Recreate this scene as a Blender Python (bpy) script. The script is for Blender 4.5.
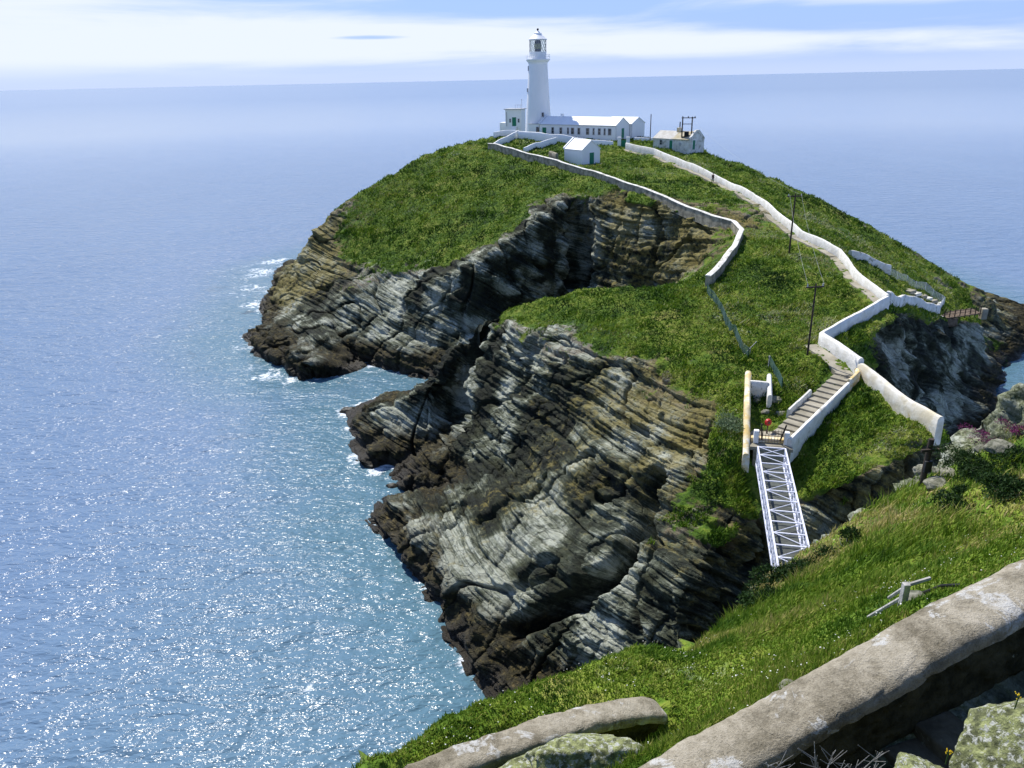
import bpy, bmesh, math, random
import numpy as np
from mathutils import Vector, Matrix

for o in list(bpy.data.objects):
    bpy.data.objects.remove(o)
scene = bpy.context.scene
COL = scene.collection
rng = np.random.default_rng(7)
random.seed(7)

# ------------------------------------------------------------------ camera
F = 780.0; CZ = 48.0
PITCH = math.atan(305 / 780.0); ROLL = math.radians(1.23)
_f = np.array([0, math.cos(PITCH), -math.sin(PITCH)])
_r0 = np.array([1.0, 0, 0]); _u0 = np.array([0, math.sin(PITCH), math.cos(PITCH)])
_r = math.cos(ROLL) * _r0 - math.sin(ROLL) * _u0
_u = math.sin(ROLL) * _r0 + math.cos(ROLL) * _u0
cam_d = bpy.data.cameras.new('camera'); cam = bpy.data.objects.new('camera', cam_d); COL.objects.link(cam)
cam_d.sensor_width = 36.0; cam_d.lens = 36.0 * F / 1024.0
cam_d.clip_start = 0.2; cam_d.clip_end = 90000
M4 = Matrix(((_r[0], _u[0], -_f[0], 0), (_r[1], _u[1], -_f[1], 0), (_r[2], _u[2], -_f[2], CZ), (0, 0, 0, 1)))
cam.matrix_world = M4
scene.camera = cam

# ------------------------------------------------------------------ light
SUN_EL = math.radians(54); SUN_AZ = math.radians(-30)     # azimuth from +Y (view direction), negative = left
sun_d = bpy.data.lights.new('sun', 'SUN'); sun = bpy.data.objects.new('sun', sun_d); COL.objects.link(sun)
sun_d.energy = 4.9; sun_d.angle = math.radians(0.53); sun_d.color = (1.0, 0.955, 0.87)
sdir = Vector((math.sin(SUN_AZ) * math.cos(SUN_EL), math.cos(SUN_AZ) * math.cos(SUN_EL), math.sin(SUN_EL)))
sun.rotation_euler = sdir.to_track_quat('Z', 'Y').to_euler()
scene.view_settings.view_transform = 'Standard'
scene.view_settings.look = 'None'
scene.view_settings.exposure = 0.35
scene.view_settings.gamma = 1.0
scene.view_settings.use_curve_mapping = False

scene.cycles.use_denoising = True
scene.cycles.denoiser = 'OPENIMAGEDENOISE'
scene.cycles.denoising_input_passes = 'RGB_ALBEDO_NORMAL'
scene.cycles.denoising_prefilter = 'ACCURATE'
scene.cycles.sample_clamp_direct = 3.2
scene.cycles.caustics_reflective = False
scene.cycles.caustics_refractive = False
scene.cycles.sample_clamp_indirect = 4.0

w = bpy.data.worlds.new('World'); scene.world = w; w.use_nodes = True


class NT:
    """tiny node-tree helper"""
    def __init__(self, tree):
        self.t = tree; tree.nodes.clear()
    def n(self, typ, ins=None, **props):
        nd = self.t.nodes.new(typ)
        for k, v in props.items():
            setattr(nd, k, v)
        for k, v in (ins or {}).items():
            s = nd.inputs[k]
            if isinstance(v, bpy.types.NodeSocket):
                self.t.links.new(v, s)
            elif isinstance(v, bpy.types.Node):
                self.t.links.new(v.outputs[0], s)
            else:
                s.default_value = v
        return nd
    def math(self, op, a, b=0.0, c=0.0, clamp=False):
        return self.n('ShaderNodeMath', {0: a, 1: b, 2: c}, operation=op, use_clamp=clamp).outputs[0]
    def mix(self, fac, a, b, blend='MIX'):
        nd = self.n('ShaderNodeMix', None, data_type='RGBA', blend_type=blend)
        for i, v in ((0, fac), (6, a), (7, b)):
            if isinstance(v, bpy.types.NodeSocket):
                self.t.links.new(v, nd.inputs[i])
            else:
                nd.inputs[i].default_value = v if i == 0 or len(v) == 4 else (*v, 1)
        return nd.outputs[2]
    def ramp(self, fac, stops, interp='LINEAR'):
        nd = self.n('ShaderNodeValToRGB', {0: fac})
        cr = nd.color_ramp; cr.interpolation = interp
        while len(cr.elements) < len(stops):
            cr.elements.new(0.5)
        for e, (p, c) in zip(cr.elements, stops):
            e.position = p; e.color = (c, c, c, 1) if isinstance(c, (int, float)) else (*c, 1)
        return nd.outputs[0]
    def step(self, v, lo, hi):
        return self.n('ShaderNodeMapRange', {0: v, 1: lo, 2: hi, 3: 0.0, 4: 1.0}, interpolation_type='SMOOTHSTEP').outputs[0]
    def noise(self, vec, scale, detail=3, rough=0.55, dist=0.0):
        return self.n('ShaderNodeTexNoise', {'Vector': vec, 'Scale': scale, 'Detail': detail, 'Roughness': rough, 'Distortion': dist}).outputs[0]


def build_world():
    T = NT(w.node_tree)
    sky = T.n('ShaderNodeTexSky', None, sky_type='NISHITA', sun_disc=False, sun_elevation=SUN_EL,
              sun_rotation=SUN_AZ, altitude=50.0, air_density=1.0, dust_density=0.6, ozone_density=3.0)
    tc = T.n('ShaderNodeTexCoord')
    sep = T.n('ShaderNodeSeparateXYZ', {0: tc.outputs['Generated']})
    x, y, z = sep.outputs
    az = T.math('ARCTAN2', x, y)                       # 0 straight ahead, + right
    el = T.math('ARCSINE', z)
    # blue tint of the hazy marine air
    base = T.mix(1.0, sky.outputs[0], SKY_TINT, 'MULTIPLY')
    low = T.step(el, 0.75, 0.0)
    base = T.mix(T.math('MULTIPLY', low, 0.85), base, SKY_LOW)
    base = T.mix(T.math('MULTIPLY', T.step(el, 0.035, 0.0), 0.38), base, CLOUD_COL)
    # long flat clouds near the horizon
    cv = T.n('ShaderNodeCombineXYZ', {0: T.math('MULTIPLY', az, 2.2), 1: T.math('MULTIPLY', el, 20.0), 2: 0.7})
    n1 = T.noise(cv.outputs[0], 1.6, 6, 0.58, 0.6)
    cv2 = T.n('ShaderNodeCombineXYZ', {0: T.math('MULTIPLY', az, 1.5), 1: T.math('MULTIPLY', el, 26.0), 2: 3.1})
    n2 = T.noise(cv2.outputs[0], 1.3, 5, 0.6, 0.3)
    def blob(a0, e0, ra, re):
        da = T.math('DIVIDE', T.math('SUBTRACT', az, a0), ra); de = T.math('DIVIDE', T.math('SUBTRACT', el, e0), re)
        d = T.math('SQRT', T.math('ADD', T.math('MULTIPLY', da, da), T.math('MULTIPLY', de, de)))
        return T.step(d, 1.25, 0.2)
    acc = None
    for b in CLOUDS:
        v = T.math('MULTIPLY', blob(*b[:4]), b[4])
        acc = v if acc is None else T.math('ADD', acc, v)
    m = T.math('ADD', acc, T.math('MULTIPLY', T.math('SUBTRACT', n1, 0.5), 1.9))
    m = T.math('ADD', m, T.math('MULTIPLY', T.math('SUBTRACT', n2, 0.5), 1.4))
    m = T.math('MULTIPLY', T.step(m, -0.25, 0.95), T.step(el, 0.0, 0.03))
    m = T.math('MULTIPLY', m, T.step(el, 0.55, 0.12))
    col = T.mix(T.math('MULTIPLY', m, 0.95), base, CLOUD_COL)
    bg = T.n('ShaderNodeBackground', {0: col, 1: SKY_STRENGTH})
    out = T.n('ShaderNodeOutputWorld', {0: bg.outputs[0]})


SKY_STRENGTH = 0.11
SKY_TINT = (0.85, 0.98, 1.22, 1)
SKY_LOW = (2.75, 4.0, 7.6, 1)
CLOUD_COL = (6.3, 6.8, 7.8, 1)
#          azimuth, elevation, half-width, half-height, weight
CLOUDS = [(-0.62, 0.045, 0.60, 0.07, 1.0), (-0.12, 0.048, 0.34, 0.024, 0.7), (0.20, 0.036, 0.30, 0.011, 0.6),
          (0.52, 0.092, 0.40, 0.030, 1.3), (0.12, 0.022, 0.40, 0.008, 0.35), (0.10, 0.085, 0.30, 0.02, -0.4), (0.42, 0.058, 0.34, 0.010, -0.35), (0.5, 0.03, 0.5, 0.012, 0.4), (-0.16, 0.048, 0.06, 0.0035, -1.2)]
build_world()
NCOL_I, NROW_I, NCOL_N, NROW_N, NBLADE, NTUFT = 1150, 1000, 900, 700, 330000, 300000

# ------------------------------------------------------------------ projection helpers (photo pixel -> point of the place)
def ray(px, py):
    return _f + _r * (px - 512) / F - _u * (py - 384) / F
def atz(px, py, z):
    d = ray(px, py); return np.array([0, 0, CZ]) + d * ((z - CZ) / d[2])
def aty(px, py, y):
    d = ray(px, py); return np.array([0, 0, CZ]) + d * (y / d[1])
def atslope(px, py, off=0.0):          # the long grass ramp of the island
    d = ray(px, py); b = 0.0875
    return np.array([0, 0, CZ]) + d * ((20 + off - b * 60 - CZ) / (d[2] - b * d[1]))
def line(pts):
    out = []
    for p in pts:
        if len(p) == 4: out.append(np.array(p[:3], float))           # plain world point (x,y,z,'w')
        elif p[2] == 'P': out.append(atslope(p[0], p[1]))
        elif isinstance(p[2], str): out.append(aty(p[0], p[1], float(p[2][1:])))
        else: out.append(atz(*p))
    return np.array(out)

# ------------------------------------------------------------------ numpy gradient noise
_perm = np.random.default_rng(3).permutation(256).astype(np.int32); _perm = np.concatenate([_perm, _perm, _perm])
_g = np.random.default_rng(4).normal(size=(256, 3)).astype(np.float32); _g /= np.linalg.norm(_g, axis=1)[:, None]
def perlin(p):
    p = np.asarray(p, np.float32)
    i = np.floor(p).astype(np.int32); f = p - i
    u = f * f * f * (f * (f * 6 - 15) + 10)
    i &= 255
    res = np.zeros(len(p), np.float32)
    for dx in (0, 1):
        wx = u[:, 0] if dx else 1 - u[:, 0]
        a = _perm[(i[:, 0] + dx) & 255]
        for dy in (0, 1):
            wy = wx * (u[:, 1] if dy else 1 - u[:, 1])
            b = _perm[a + ((i[:, 1] + dy) & 255)]
            for dz in (0, 1):
                wz = wy * (u[:, 2] if dz else 1 - u[:, 2])
                g = _g[_perm[b + ((i[:, 2] + dz) & 255)]]
                res += wz * (g[:, 0] * (f[:, 0] - dx) + g[:, 1] * (f[:, 1] - dy) + g[:, 2] * (f[:, 2] - dz))
    return res * 1.5
def fbm(p, scale, octaves=3, gain=0.5, off=0.0):
    p = np.asarray(p, np.float32) * scale + off; a = 1.0; r = 0
    for k in range(octaves):
        r = r + a * perlin(p); p = p * 2.03 + 17.3; a *= gain
    return r
def ridged(p, scale, octaves=3, gain=0.5, off=0.0):
    p = np.asarray(p, np.float32) * scale + off; a = 1.0; r = 0
    for k in range(octaves):
        r = r + a * (1 - np.abs(perlin(p)) * 1.6); p = p * 2.1 + 9.1; a *= gain
    return r
def sstep(v, a, b):
    t = np.clip((v - a) / (b - a), 0, 1); return t * t * (3 - 2 * t)

# ------------------------------------------------------------------ harmonic terrain from break lines
def in_poly(X, Y, poly):
    c = np.zeros(X.shape, bool); n = len(poly)
    for k in range(n):
        x1, y1 = poly[k][:2]; x2, y2 = poly[(k + 1) % n][:2]
        if y1 == y2: continue
        hit = ((y1 > Y) != (y2 > Y)) & (X < (x2 - x1) * (Y - y1) / (y2 - y1) + x1)
        c ^= hit
    return c
class Field:
    def __init__(s, x0, x1, y0, y1, h):
        s.x0, s.y0, s.h = x0, y0, h
        s.nx = int((x1 - x0) / h) // 16 * 16; s.ny = int((y1 - y0) / h) // 16 * 16
        s.sum = np.zeros((s.ny, s.nx)); s.cnt = np.zeros((s.ny, s.nx))
        s.X, s.Y = np.meshgrid(x0 + (np.arange(s.nx) + .5) * h, y0 + (np.arange(s.ny) + .5) * h)
    def add(s, P):
        for a, b in zip(P[:-1], P[1:]):
            n = max(2, int(np.linalg.norm((b - a)[:2]) / s.h * 2))
            t = np.linspace(0, 1, n)[:, None]; q = a + (b - a) * t
            i = ((q[:, 0] - s.x0) / s.h).astype(int); j = ((q[:, 1] - s.y0) / s.h).astype(int)
            ok = (i >= 0) & (j >= 0) & (i < s.nx) & (j < s.ny)
            np.add.at(s.sum, (j[ok], i[ok]), q[ok, 2]); np.add.at(s.cnt, (j[ok], i[ok]), 1)
    def fix(s, mask, val):
        m = mask & (s.cnt == 0)
        s.sum[m] = (val[m] if isinstance(val, np.ndarray) else val); s.cnt[m] = 1
    def solve(s, blur=2):
        lv = [(s.sum, s.cnt)]
        for k in range(4):
            a, c = lv[-1]
            m = (c > 0)
            v = np.where(m, a / np.maximum(c, 1e-9), 0)
            r = lambda q: q.reshape(q.shape[0] // 2, 2, q.shape[1] // 2, 2).sum((1, 3))
            lv.append((r(v), r(m.astype(float))))
        Z = None
        for k in range(4, -1, -1):
            a, c = lv[k]; m = c > 0; v = np.where(m, a / np.maximum(c, 1e-9), 0)
            if Z is None: Z = np.where(m, v, v[m].mean())
            else: Z = np.repeat(np.repeat(Z, 2, 0), 2, 1)
            Z = np.where(m, v, Z)
            for it in range(500 if k == 4 else 160):
                Q = np.pad(Z, 1, mode='edge')
                A = (Q[:-2, 1:-1] + Q[2:, 1:-1] + Q[1:-1, :-2] + Q[1:-1, 2:]) * .25
                Z = np.where(m, v, A)
        for it in range(blur):
            Q = np.pad(Z, 1, mode='edge')
            Z = (Q[:-2, 1:-1] + Q[2:, 1:-1] + Q[1:-1, :-2] + Q[1:-1, 2:]) * .15 + Z * .4
        s.Z = Z
    def __call__(s, x, y, Z=None):
        Z = s.Z if Z is None else Z
        u = np.clip((np.asarray(x, float) - s.x0) / s.h - .5, 0, s.nx - 1.001); v = np.clip((np.asarray(y, float) - s.y0) / s.h - .5, 0, s.ny - 1.001)
        i = u.astype(int); j = v.astype(int); a = u - i; b = v - j
        return (Z[j, i] * (1 - a) + Z[j, i + 1] * a) * (1 - b) + (Z[j + 1, i] * (1 - a) + Z[j + 1, i + 1] * a) * b
def pick(field, px, py, t0=20.0, t1=330.0):
    d = ray(px, py); t = np.linspace(t0, t1, 6000)
    q = np.array([0, 0, CZ]) + d * t[:, None]
    below = q[:, 2] < field(q[:, 0], q[:, 1])
    k = np.argmax(below) if below.any() else len(t) - 1
    return q[k]

# ---- island
LEFT_WALL = line([(x, y, 'P') for x, y in [(489, 149), (520, 158), (559, 168), (595, 178), (644, 194), (685, 210), (712, 221), (733, 229), (741, 238), (734, 253), (722, 272), (707, 288)]])
RIGHT_WALL = line([(x, y, 'P') for x, y in [(626, 150), (655, 157), (693, 172), (726, 186), (753, 201), (765, 209), (800, 238), (839, 257), (847, 267), (861, 285), (886, 308)]])
GUT_WALL = line([(886, 308, 'P'), (852, 326, 'P'), (820, 344, 'P'), (859, 375, 'P'), (900, 407, 'P'), (938, 436, 'P')])
LANDING_WALL = line([(886, 306, 22), (905, 306, 18.5), (937, 314, 13)])
COAST = line([(500, 700, 0), (478, 668, 0), (440, 605, 0), (410, 560, 0), (388, 537, 0), (370, 518, 0), (383, 502, 0), (405, 494, 0), (425, 491, 0), (452, 493, 0), (455, 488, 0),
    (430, 487, 0), (401, 485, 0), (391, 474, 0), (400, 465, 0), (382, 466, 0), (367, 464, 0), (360, 450, 0), (357, 428, 0), (346, 411, 0)]).tolist()
COAST += [[-22, 117.5, 0], [-15, 119.5, 0], [-6, 115, 0], [4, 114, 0], [12, 118, 0], [13, 126, 0], [7, 131, 0], [0, 129, 0], [-8, 127, 0]]
COAST += line([(430, 378, 0), (410, 375, 0), (385, 366, 0), (362, 361, 0), (338, 350, 0), (362, 366, 0), (342, 374, 0), (314, 378, 0), (290, 373, 0), (281, 362, 0), (269, 356, 0), (264, 358, 0), (245, 336, 0), (264, 326, 0),
    (260, 310, 0), (268, 300, 0), (286, 296, 0), (275, 287, 0), (275, 276, 0)]).tolist()
COAST += [[-64, 214, 0], [-52, 240, 0], [-20, 262, 0], [20, 268, 0], [60, 258, 0], [90, 230, 0], [101, 190, 0], [104, 165, 0], [118, 152, 0], [120, 140, 0]]
COAST += line([(1026, 345, 0), (1012, 355, 0), (1003, 366, 0), (990, 388, 0)]).tolist()
COAST += [[73, 107.3, 0], [63, 97, 0], [54, 87.5, 0], [46, 79, 0], [43, 70, 0], [42, 58, 0], [36, 52, 0], [28, 50.5, 0], [20, 48.5, 0], [12, 45.5, 0], [6, 46, 0], [1, 48.5, 0]]
COAST = np.array(COAST)
isl = Field(-84, 140, 36, 284, 0.5)
_out = ~in_poly(isl.X, isl.Y, COAST)
isl.add(np.vstack([COAST, COAST[:1]]))
def side(P, d, dz):
    P = np.asarray(P); t = np.gradient(P[:, :2], axis=0); t /= np.linalg.norm(t, axis=1)[:, None]
    return P + np.stack([-t[:, 1] * d, t[:, 0] * d, np.full(len(P), dz)], 1)
ISL_LINES = [side(GUT_WALL[:4], 2.2, -.5), side(GUT_WALL[3:], 2.0, -.5), side(LANDING_WALL, -1.3, -.4), LEFT_WALL, RIGHT_WALL, GUT_WALL, LANDING_WALL,
    line([(705, 290, 'P'), (745, 345, 'P'), (768, 372, 'P'), (772, 388, 20.3)]),
    line([(756, 402, 18.9), (764, 432, 18.2)]), line([(850, 374, 20.9), (815, 402, 19.6), (784, 432, 18.2)]),
    # right-hand skyline of the island and the low shelf behind it
    line([(992, 312, 7), (985, 294, 9.5), (930, 263, 14), (870, 226, 19.5), (800, 191, 25.5), (740, 164, 29), (700, 153, 31)]),
    line([(937, 312, 13), (965, 316, 11.5), (984, 322, 10)]), line([(928, 292, 15), (944, 305, 12.8)]),
    line([(848, 255, 22.6), (889, 275, 18.6), (928, 292, 15)]),
    line([(1000, 320, 3), (1026, 332, 1.5)]),
    # plateau
    line([(-17, 207, 32, 'w'), (-6, 215, 33.5, 'w'), (10, 222, 34, 'w'), (30, 215, 33.6, 'w'), (48, 205, 32, 'w'), (46, 192, 31, 'w')]),
    line([(-8, 240, 28, 'w'), (20, 244, 31, 'w'), (50, 232, 28, 'w')]),
    line([(8, 200, 32.6, 'w'), (20, 196, 32.3, 'w'), (30, 195, 32, 'w')]),
    # headland skyline
    line([(302, 258, 9), (310, 236, 16), (325, 217, 19.5), (340, 205, 22), (370, 186, 25.5), (400, 170, 28.5), (440, 149, 32)]),
    line([(300, 262, 8), (284, 267, 5), (282, 285, 3)]), line([(285, 320, 3), (262, 338, 2.2), (275, 350, 3)]),
    line([(275, 345, 3), (300, 352, 5), (330, 358, 2.5)]), line([(310, 300, 6), (330, 335, 5)]),
    # headland cliff edge and cliff foot
    line([(345, 285, 11), (385, 300, 9), (410, 282, 12.5), (430, 280, 14), (470, 265, 17.5), (500, 246, 20), (535, 222, 23.5), (560, 203, 26), (585, 191, 27), (640, 204, 26.3), (685, 219, 25.4), (706, 229, 24.6), (722, 246, 23.6), (716, 268, 22)]),
    line([(-14, 129, 2, 'w'), (-8, 129, 2, 'w'), (0, 131.5, 2, 'w'), (6, 139, 4, 'w'), (12, 148, 9, 'w'), (16, 146, 11, 'w'), (25, 135.5, 13, 'w'), (29, 126, 16, 'w')]),
    line([(340, 330, 4), (380, 335, 4.5), (420, 345, 4)]),
    # middle promontory
    line([(452, 345, 13), (470, 321, 16), (500, 311, 18), (545, 297, 20), (590, 287, 21.5), (650, 288, 22.4), (706, 290, 'P')]),
    line([(740, 442, 18.6), (740, 385, 20.6), (700, 350, 'P'), (620, 335, 21), (560, 335, 19.3), (520, 328, 18), (500, 322, 17.4)]),
    line([(748, 515, 14.3), (738, 495, 15.6), (690, 430, 17.5), (620, 400, 17), (560, 380, 16), (520, 355, 16), (485, 335, 15.6)]),
    line([(648, 648, 8), (600, 560, 10), (545, 500, 9), (512, 468, 7), (482, 452, 6), (478, 420, 7.5)]),
    line([(452, 345, 13), (446, 362, 11.5), (434, 382, 9.5), (405, 396, 7.5), (377, 408, 5), (362, 417, 2.6)]), line([(472, 346, 12.0), (466, 376, 8), (461, 408, 4.6), (442, 440, 2.2), (418, 451, 1.3), (400, 460, .6)]),
    line([(690, 652, 11), (680, 600, 11), (700, 560, 13), (748, 515, 14.3), (775, 490, 14.2), (800, 490, 15.3), (825, 490, 16.3), (870, 468, 18), (920, 452, 19), (942, 442, 19.4)]),
    line([(405, 520, 3.5), (450, 570, 4), (500, 640, 3.5)]), line([(400, 500, 3), (440, 505, 4.5), (480, 500, 5.5)]),
    line([(398, 474, 1.8), (420, 468, 3), (455, 466, 3.5)]), line([(366, 444, 2.2), (378, 450, 2.0)]),
]
for L in ISL_LINES: isl.add(L)
_co = np.vstack([COAST, COAST[:1]]); _cs = []
for a, b in zip(_co[:-1], _co[1:]):
    n = max(2, int(np.linalg.norm(b - a) / .7)); _cs.append(a + (b - a) * np.linspace(0, 1, n)[:, None])
_cs = np.vstack(_cs)[:, :2].astype(np.float32)
def coast_dist(x, y):
    d = np.full(len(x), 1e9, np.float32)
    for k in range(0, len(x), 20000):
        q = np.stack([x[k:k + 20000], y[k:k + 20000]], 1).astype(np.float32)
        d[k:k + 20000] = ((q * q).sum(1)[:, None] + (_cs * _cs).sum(1)[None] - 2 * q @ _cs.T).min(1)
    return np.sqrt(np.maximum(d, 0))
_od = np.zeros_like(isl.X); _od[_out] = coast_dist(isl.X[_out], isl.Y[_out])
isl.fix(_out & (_od > .5), -np.minimum(_od * .7, 4.0))
isl.solve()

# ---- near hillside (the mainland the photograph is taken from)
near = Field(-22, 46, -6, 58, 0.2)
NEAR_WALL_TOP = line([(1200, 500, 'y8.7'), (1060, 563, 'y7.9'), (1024, 582, 'y7.65'), (945, 621, 'y7.25'), (861, 669, 'y6.85'), (780, 715, 'y6.5'), (700, 760, 'y6.15'), (640, 795, 'y5.9'), (560, 845, 'y5.6'), (460, 905, 'y5.3')])
SHOULDER_WALL_TOP = line([(655, 702, 'y10.0'), (600, 710, 'y9.6'), (550, 724, 'y9.1'), (480, 748, 'y8.6'), (410, 775, 'y8.1'), (350, 800, 'y7.7')])
CREST = line([(300, 790, 'y6.6'), (335, 768, 'y7.4'), (400, 735, 'y8.6'), (480, 698, 'y10'), (560, 669, 'y11.2'), (610, 653, 'y12'), (640, 646, 'y12.8'), (668, 647, 'y13.2')])
CREST2 = line([(668, 647, 'y13.2'), (684, 663, 'y12.8'), (700, 645, 'y15.5'), (722, 622, 'y18'), (745, 602, 'y20'), (790, 558, 'y24'), (850, 520, 'y27'), (895, 492, 'y29'), (955, 448, 'y30.5'), (968, 418, 'y30.5'), (1000, 396, 'y29.5'), (1024, 379, 'y29'), (1080, 350, 'y28')])
off = lambda P, d: P + np.array(d)
NEAR_LINES = [CREST, CREST2,
    off(NEAR_WALL_TOP, (-.1, .62, -.5)), off(NEAR_WALL_TOP, (.1, -.35, -1.1)), off(NEAR_WALL_TOP, (.4, -1.6, -1.2)),
    off(SHOULDER_WALL_TOP, (-.2, .5, -.3)), off(SHOULDER_WALL_TOP, (.1, -.45, -.95)),
    line([(1060, 520, 'y11'), (1000, 545, 'y11'), (900, 605, 'y11'), (850, 622, 'y11'), (760, 664, 'y11'), (700, 690, 'y10.5'), (660, 715, 'y9.8')]),
    line([(1060, 470, 'y19'), (1000, 485, 'y20'), (930, 520, 'y20'), (860, 565, 'y17.5'), (790, 610, 'y15.5'), (740, 635, 'y14.5')]),
    line([(560, 700, 'y10.2'), (620, 680, 'y11'), (665, 668, 'y11.6')]),
    line([(-20, -2, 44, 'w'), (-8, 1, 44.2, 'w'), (0, 2.5, 43.8, 'w'), (6, 2.5, 44.3, 'w'), (20, 2, 46, 'w')]),
    line([(-20, -5, 46.4, 'w'), (0, -2, 46.4, 'w'), (30, -2, 47, 'w')]),
    line([(-18, 4, 36, 'w'), (-12, 9, 26, 'w'), (-6, 13, 25, 'w'), (0, 17, 24, 'w'), (3, 18, 24, 'w'), (4, 21, 23, 'w'), (8, 26, 20, 'w'), (13, 28.2, 19.3, 'w'), (16, 31, 19, 'w'), (22, 36, 20, 'w'), (30, 37, 22, 'w'), (44, 36, 24, 'w')]),
    line([(-20, 14, -3, 'w'), (-10, 21, -3, 'w'), (-4, 27, -3, 'w'), (4, 35, -3, 'w'), (12, 36.5, -3, 'w'), (20, 40, -3, 'w'), (28, 43, -3, 'w'), (45, 44, -3, 'w')]),
]
for L in NEAR_LINES: near.add(L)
near.fix(near.Y > np.interp(near.X, [-20, -10, -4, 4, 12, 20, 28, 45], [14.5, 21.5, 27.5, 35.5, 37, 40.5, 43.5, 44.5]), -4.0)
near.solve(3)

# ------------------------------------------------------------------ scattered values on the island (plant cover and lichen)
GRASS_PTS = [(480,160,1),(430,180,1),(400,210,.8),(420,240,.9),(480,200,1),(520,190,1),(450,250,.9),(370,240,.45),(400,262,.4),(345,230,.15),(550,185,1),(500,225,.9),(325,235,-.5),(315,270,-.8),(350,285,-.3),
 (390,288,-.7),(430,283,-.6),(470,285,-1),(330,310,-1),(300,330,-1),(400,330,-1),(440,310,-1),(500,275,-1),(540,250,-1),(565,235,-1),(600,222,-1),(650,232,-.9),(690,242,-.8),(620,270,-.8),(715,262,.1),(640,200,.3),(600,186,.6),(690,219,.2),(575,205,-.3),
 (380,350,-1),(280,282,-1),(560,303,1),(600,298,1),(650,310,1),(700,310,1),(530,318,.6),(600,330,.6),(640,338,.5),(690,362,.25),(560,345,-.3),(510,332,-.4),(470,345,-1),(520,380,-1),(580,390,-.9),(620,380,-.4),(660,388,-.08),(700,376,.1),
 (722,392,.2),(740,350,.8),(690,325,1),(730,405,.3),(700,412,-.5),(720,440,.3),(735,470,.35),(690,450,-.8),(650,420,-.8),(740,500,.3),(735,540,.45),(718,520,-.4),(750,560,0),(700,560,-1),(620,500,-1),(500,450,-1),(550,560,-1),
 (640,620,-1),(450,450,-1),(400,440,-1),(450,580,-1),(780,300,1),(830,330,1),(780,350,1),(760,260,1),(700,190,1),(650,168,1),(800,270,1),(850,310,1),(840,400,1),(880,430,1),(830,450,1),(860,410,1),(880,464,.3),(830,486,.3),(800,490,.4),(790,520,-.4),(900,460,.3),
 (760,185,.7),(820,222,.6),(870,250,.6),(920,287,.7),(850,235,.4),(960,303,.4),(905,258,.1),(950,283,-.1),(985,302,-.2),(1010,330,-1),(900,350,-1),(960,350,-1),(940,390,-1),(880,322,.3),(890,290,.9),(912,292,.8),(905,280,.8),(930,300,.7),(860,330,.7),(620,140,1),(560,150,1),(700,160,.8)]
LICHEN_PTS = [(600,230,.45),(625,215,.75),(650,240,.5),(690,238,.7),(625,370,.5),(650,400,.8),(600,400,.55),(680,430,.75),(720,500,.6),(690,520,.45),(560,380,.25),(740,400,1),(312,262,.7),(470,285,.1),(440,320,0),(330,320,.15),(480,380,0),
 (500,450,.1),(560,450,.4),(590,480,.45),(640,450,.6),(545,420,.35),(550,560,.15),(640,600,.1),(600,500,.25),(700,600,.3),(560,240,.1),(900,350,0),(960,350,0),(690,370,.6),(1010,330,.5),(630,450,.35)]
def control(pts):
    return np.array([np.append(pick(isl, a, b), v) for a, b, v in pts])
def idw(P, C, power=2.0):
    out = np.empty(len(P), np.float32); Cp = C[:, :3].astype(np.float32); v = C[:, 3].astype(np.float32); pw = np.float32(power)
    c2 = (Cp * Cp).sum(1)
    for k in range(0, len(P), 60000):
        q = P[k:k + 60000].astype(np.float32)
        d = (q * q).sum(1)[:, None] + c2[None] - 2 * q @ Cp.T
        wgt = 1 / np.maximum(d, .5) ** pw
        out[k:k + 60000] = (wgt @ v) / wgt.sum(1)
    return out
GRASS_C = control(GRASS_PTS); LICHEN_C = control(LICHEN_PTS)

def ledges(P, s, lam, lat, seed):
    k = np.floor(s / lam); fr = s / lam - k; t = sstep(fr, .72, 1.0)
    q = np.stack([P[:, 0] / lat + seed, P[:, 1] / lat, k * 13.37 + .5], 1); a = perlin(q); q[:, 2] += 13.37; b = perlin(q)
    return a * (1 - t) + b * t - .25 * fr

def _h2(a, b, seed):
    v = np.sin(a * 127.1 + b * 311.7 + seed * 74.7) * 43758.5453
    return v - np.floor(v)
def blocks(P, s, lam, size, ang, seed):
    """broken beds: every bed is cut by joints into blocks that stand out by different amounts"""
    k = np.floor(s / lam); u = P[:, 0] * math.cos(ang) + P[:, 1] * math.sin(ang)
    u = u + 1.3 * size * (_h2(k, k * 0, seed) - .5) + size * .45 * perlin(P * (1.1 / size) + seed)
    j = np.floor(u / size); fs = s / lam - k; fu = u / size - j
    edge = np.minimum(np.minimum(fs, 1 - fs) * lam, np.minimum(fu, 1 - fu) * size)
    return _h2(k, j, seed) - .5 - .35 * sstep(edge, .12 * lam, 0)

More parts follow.
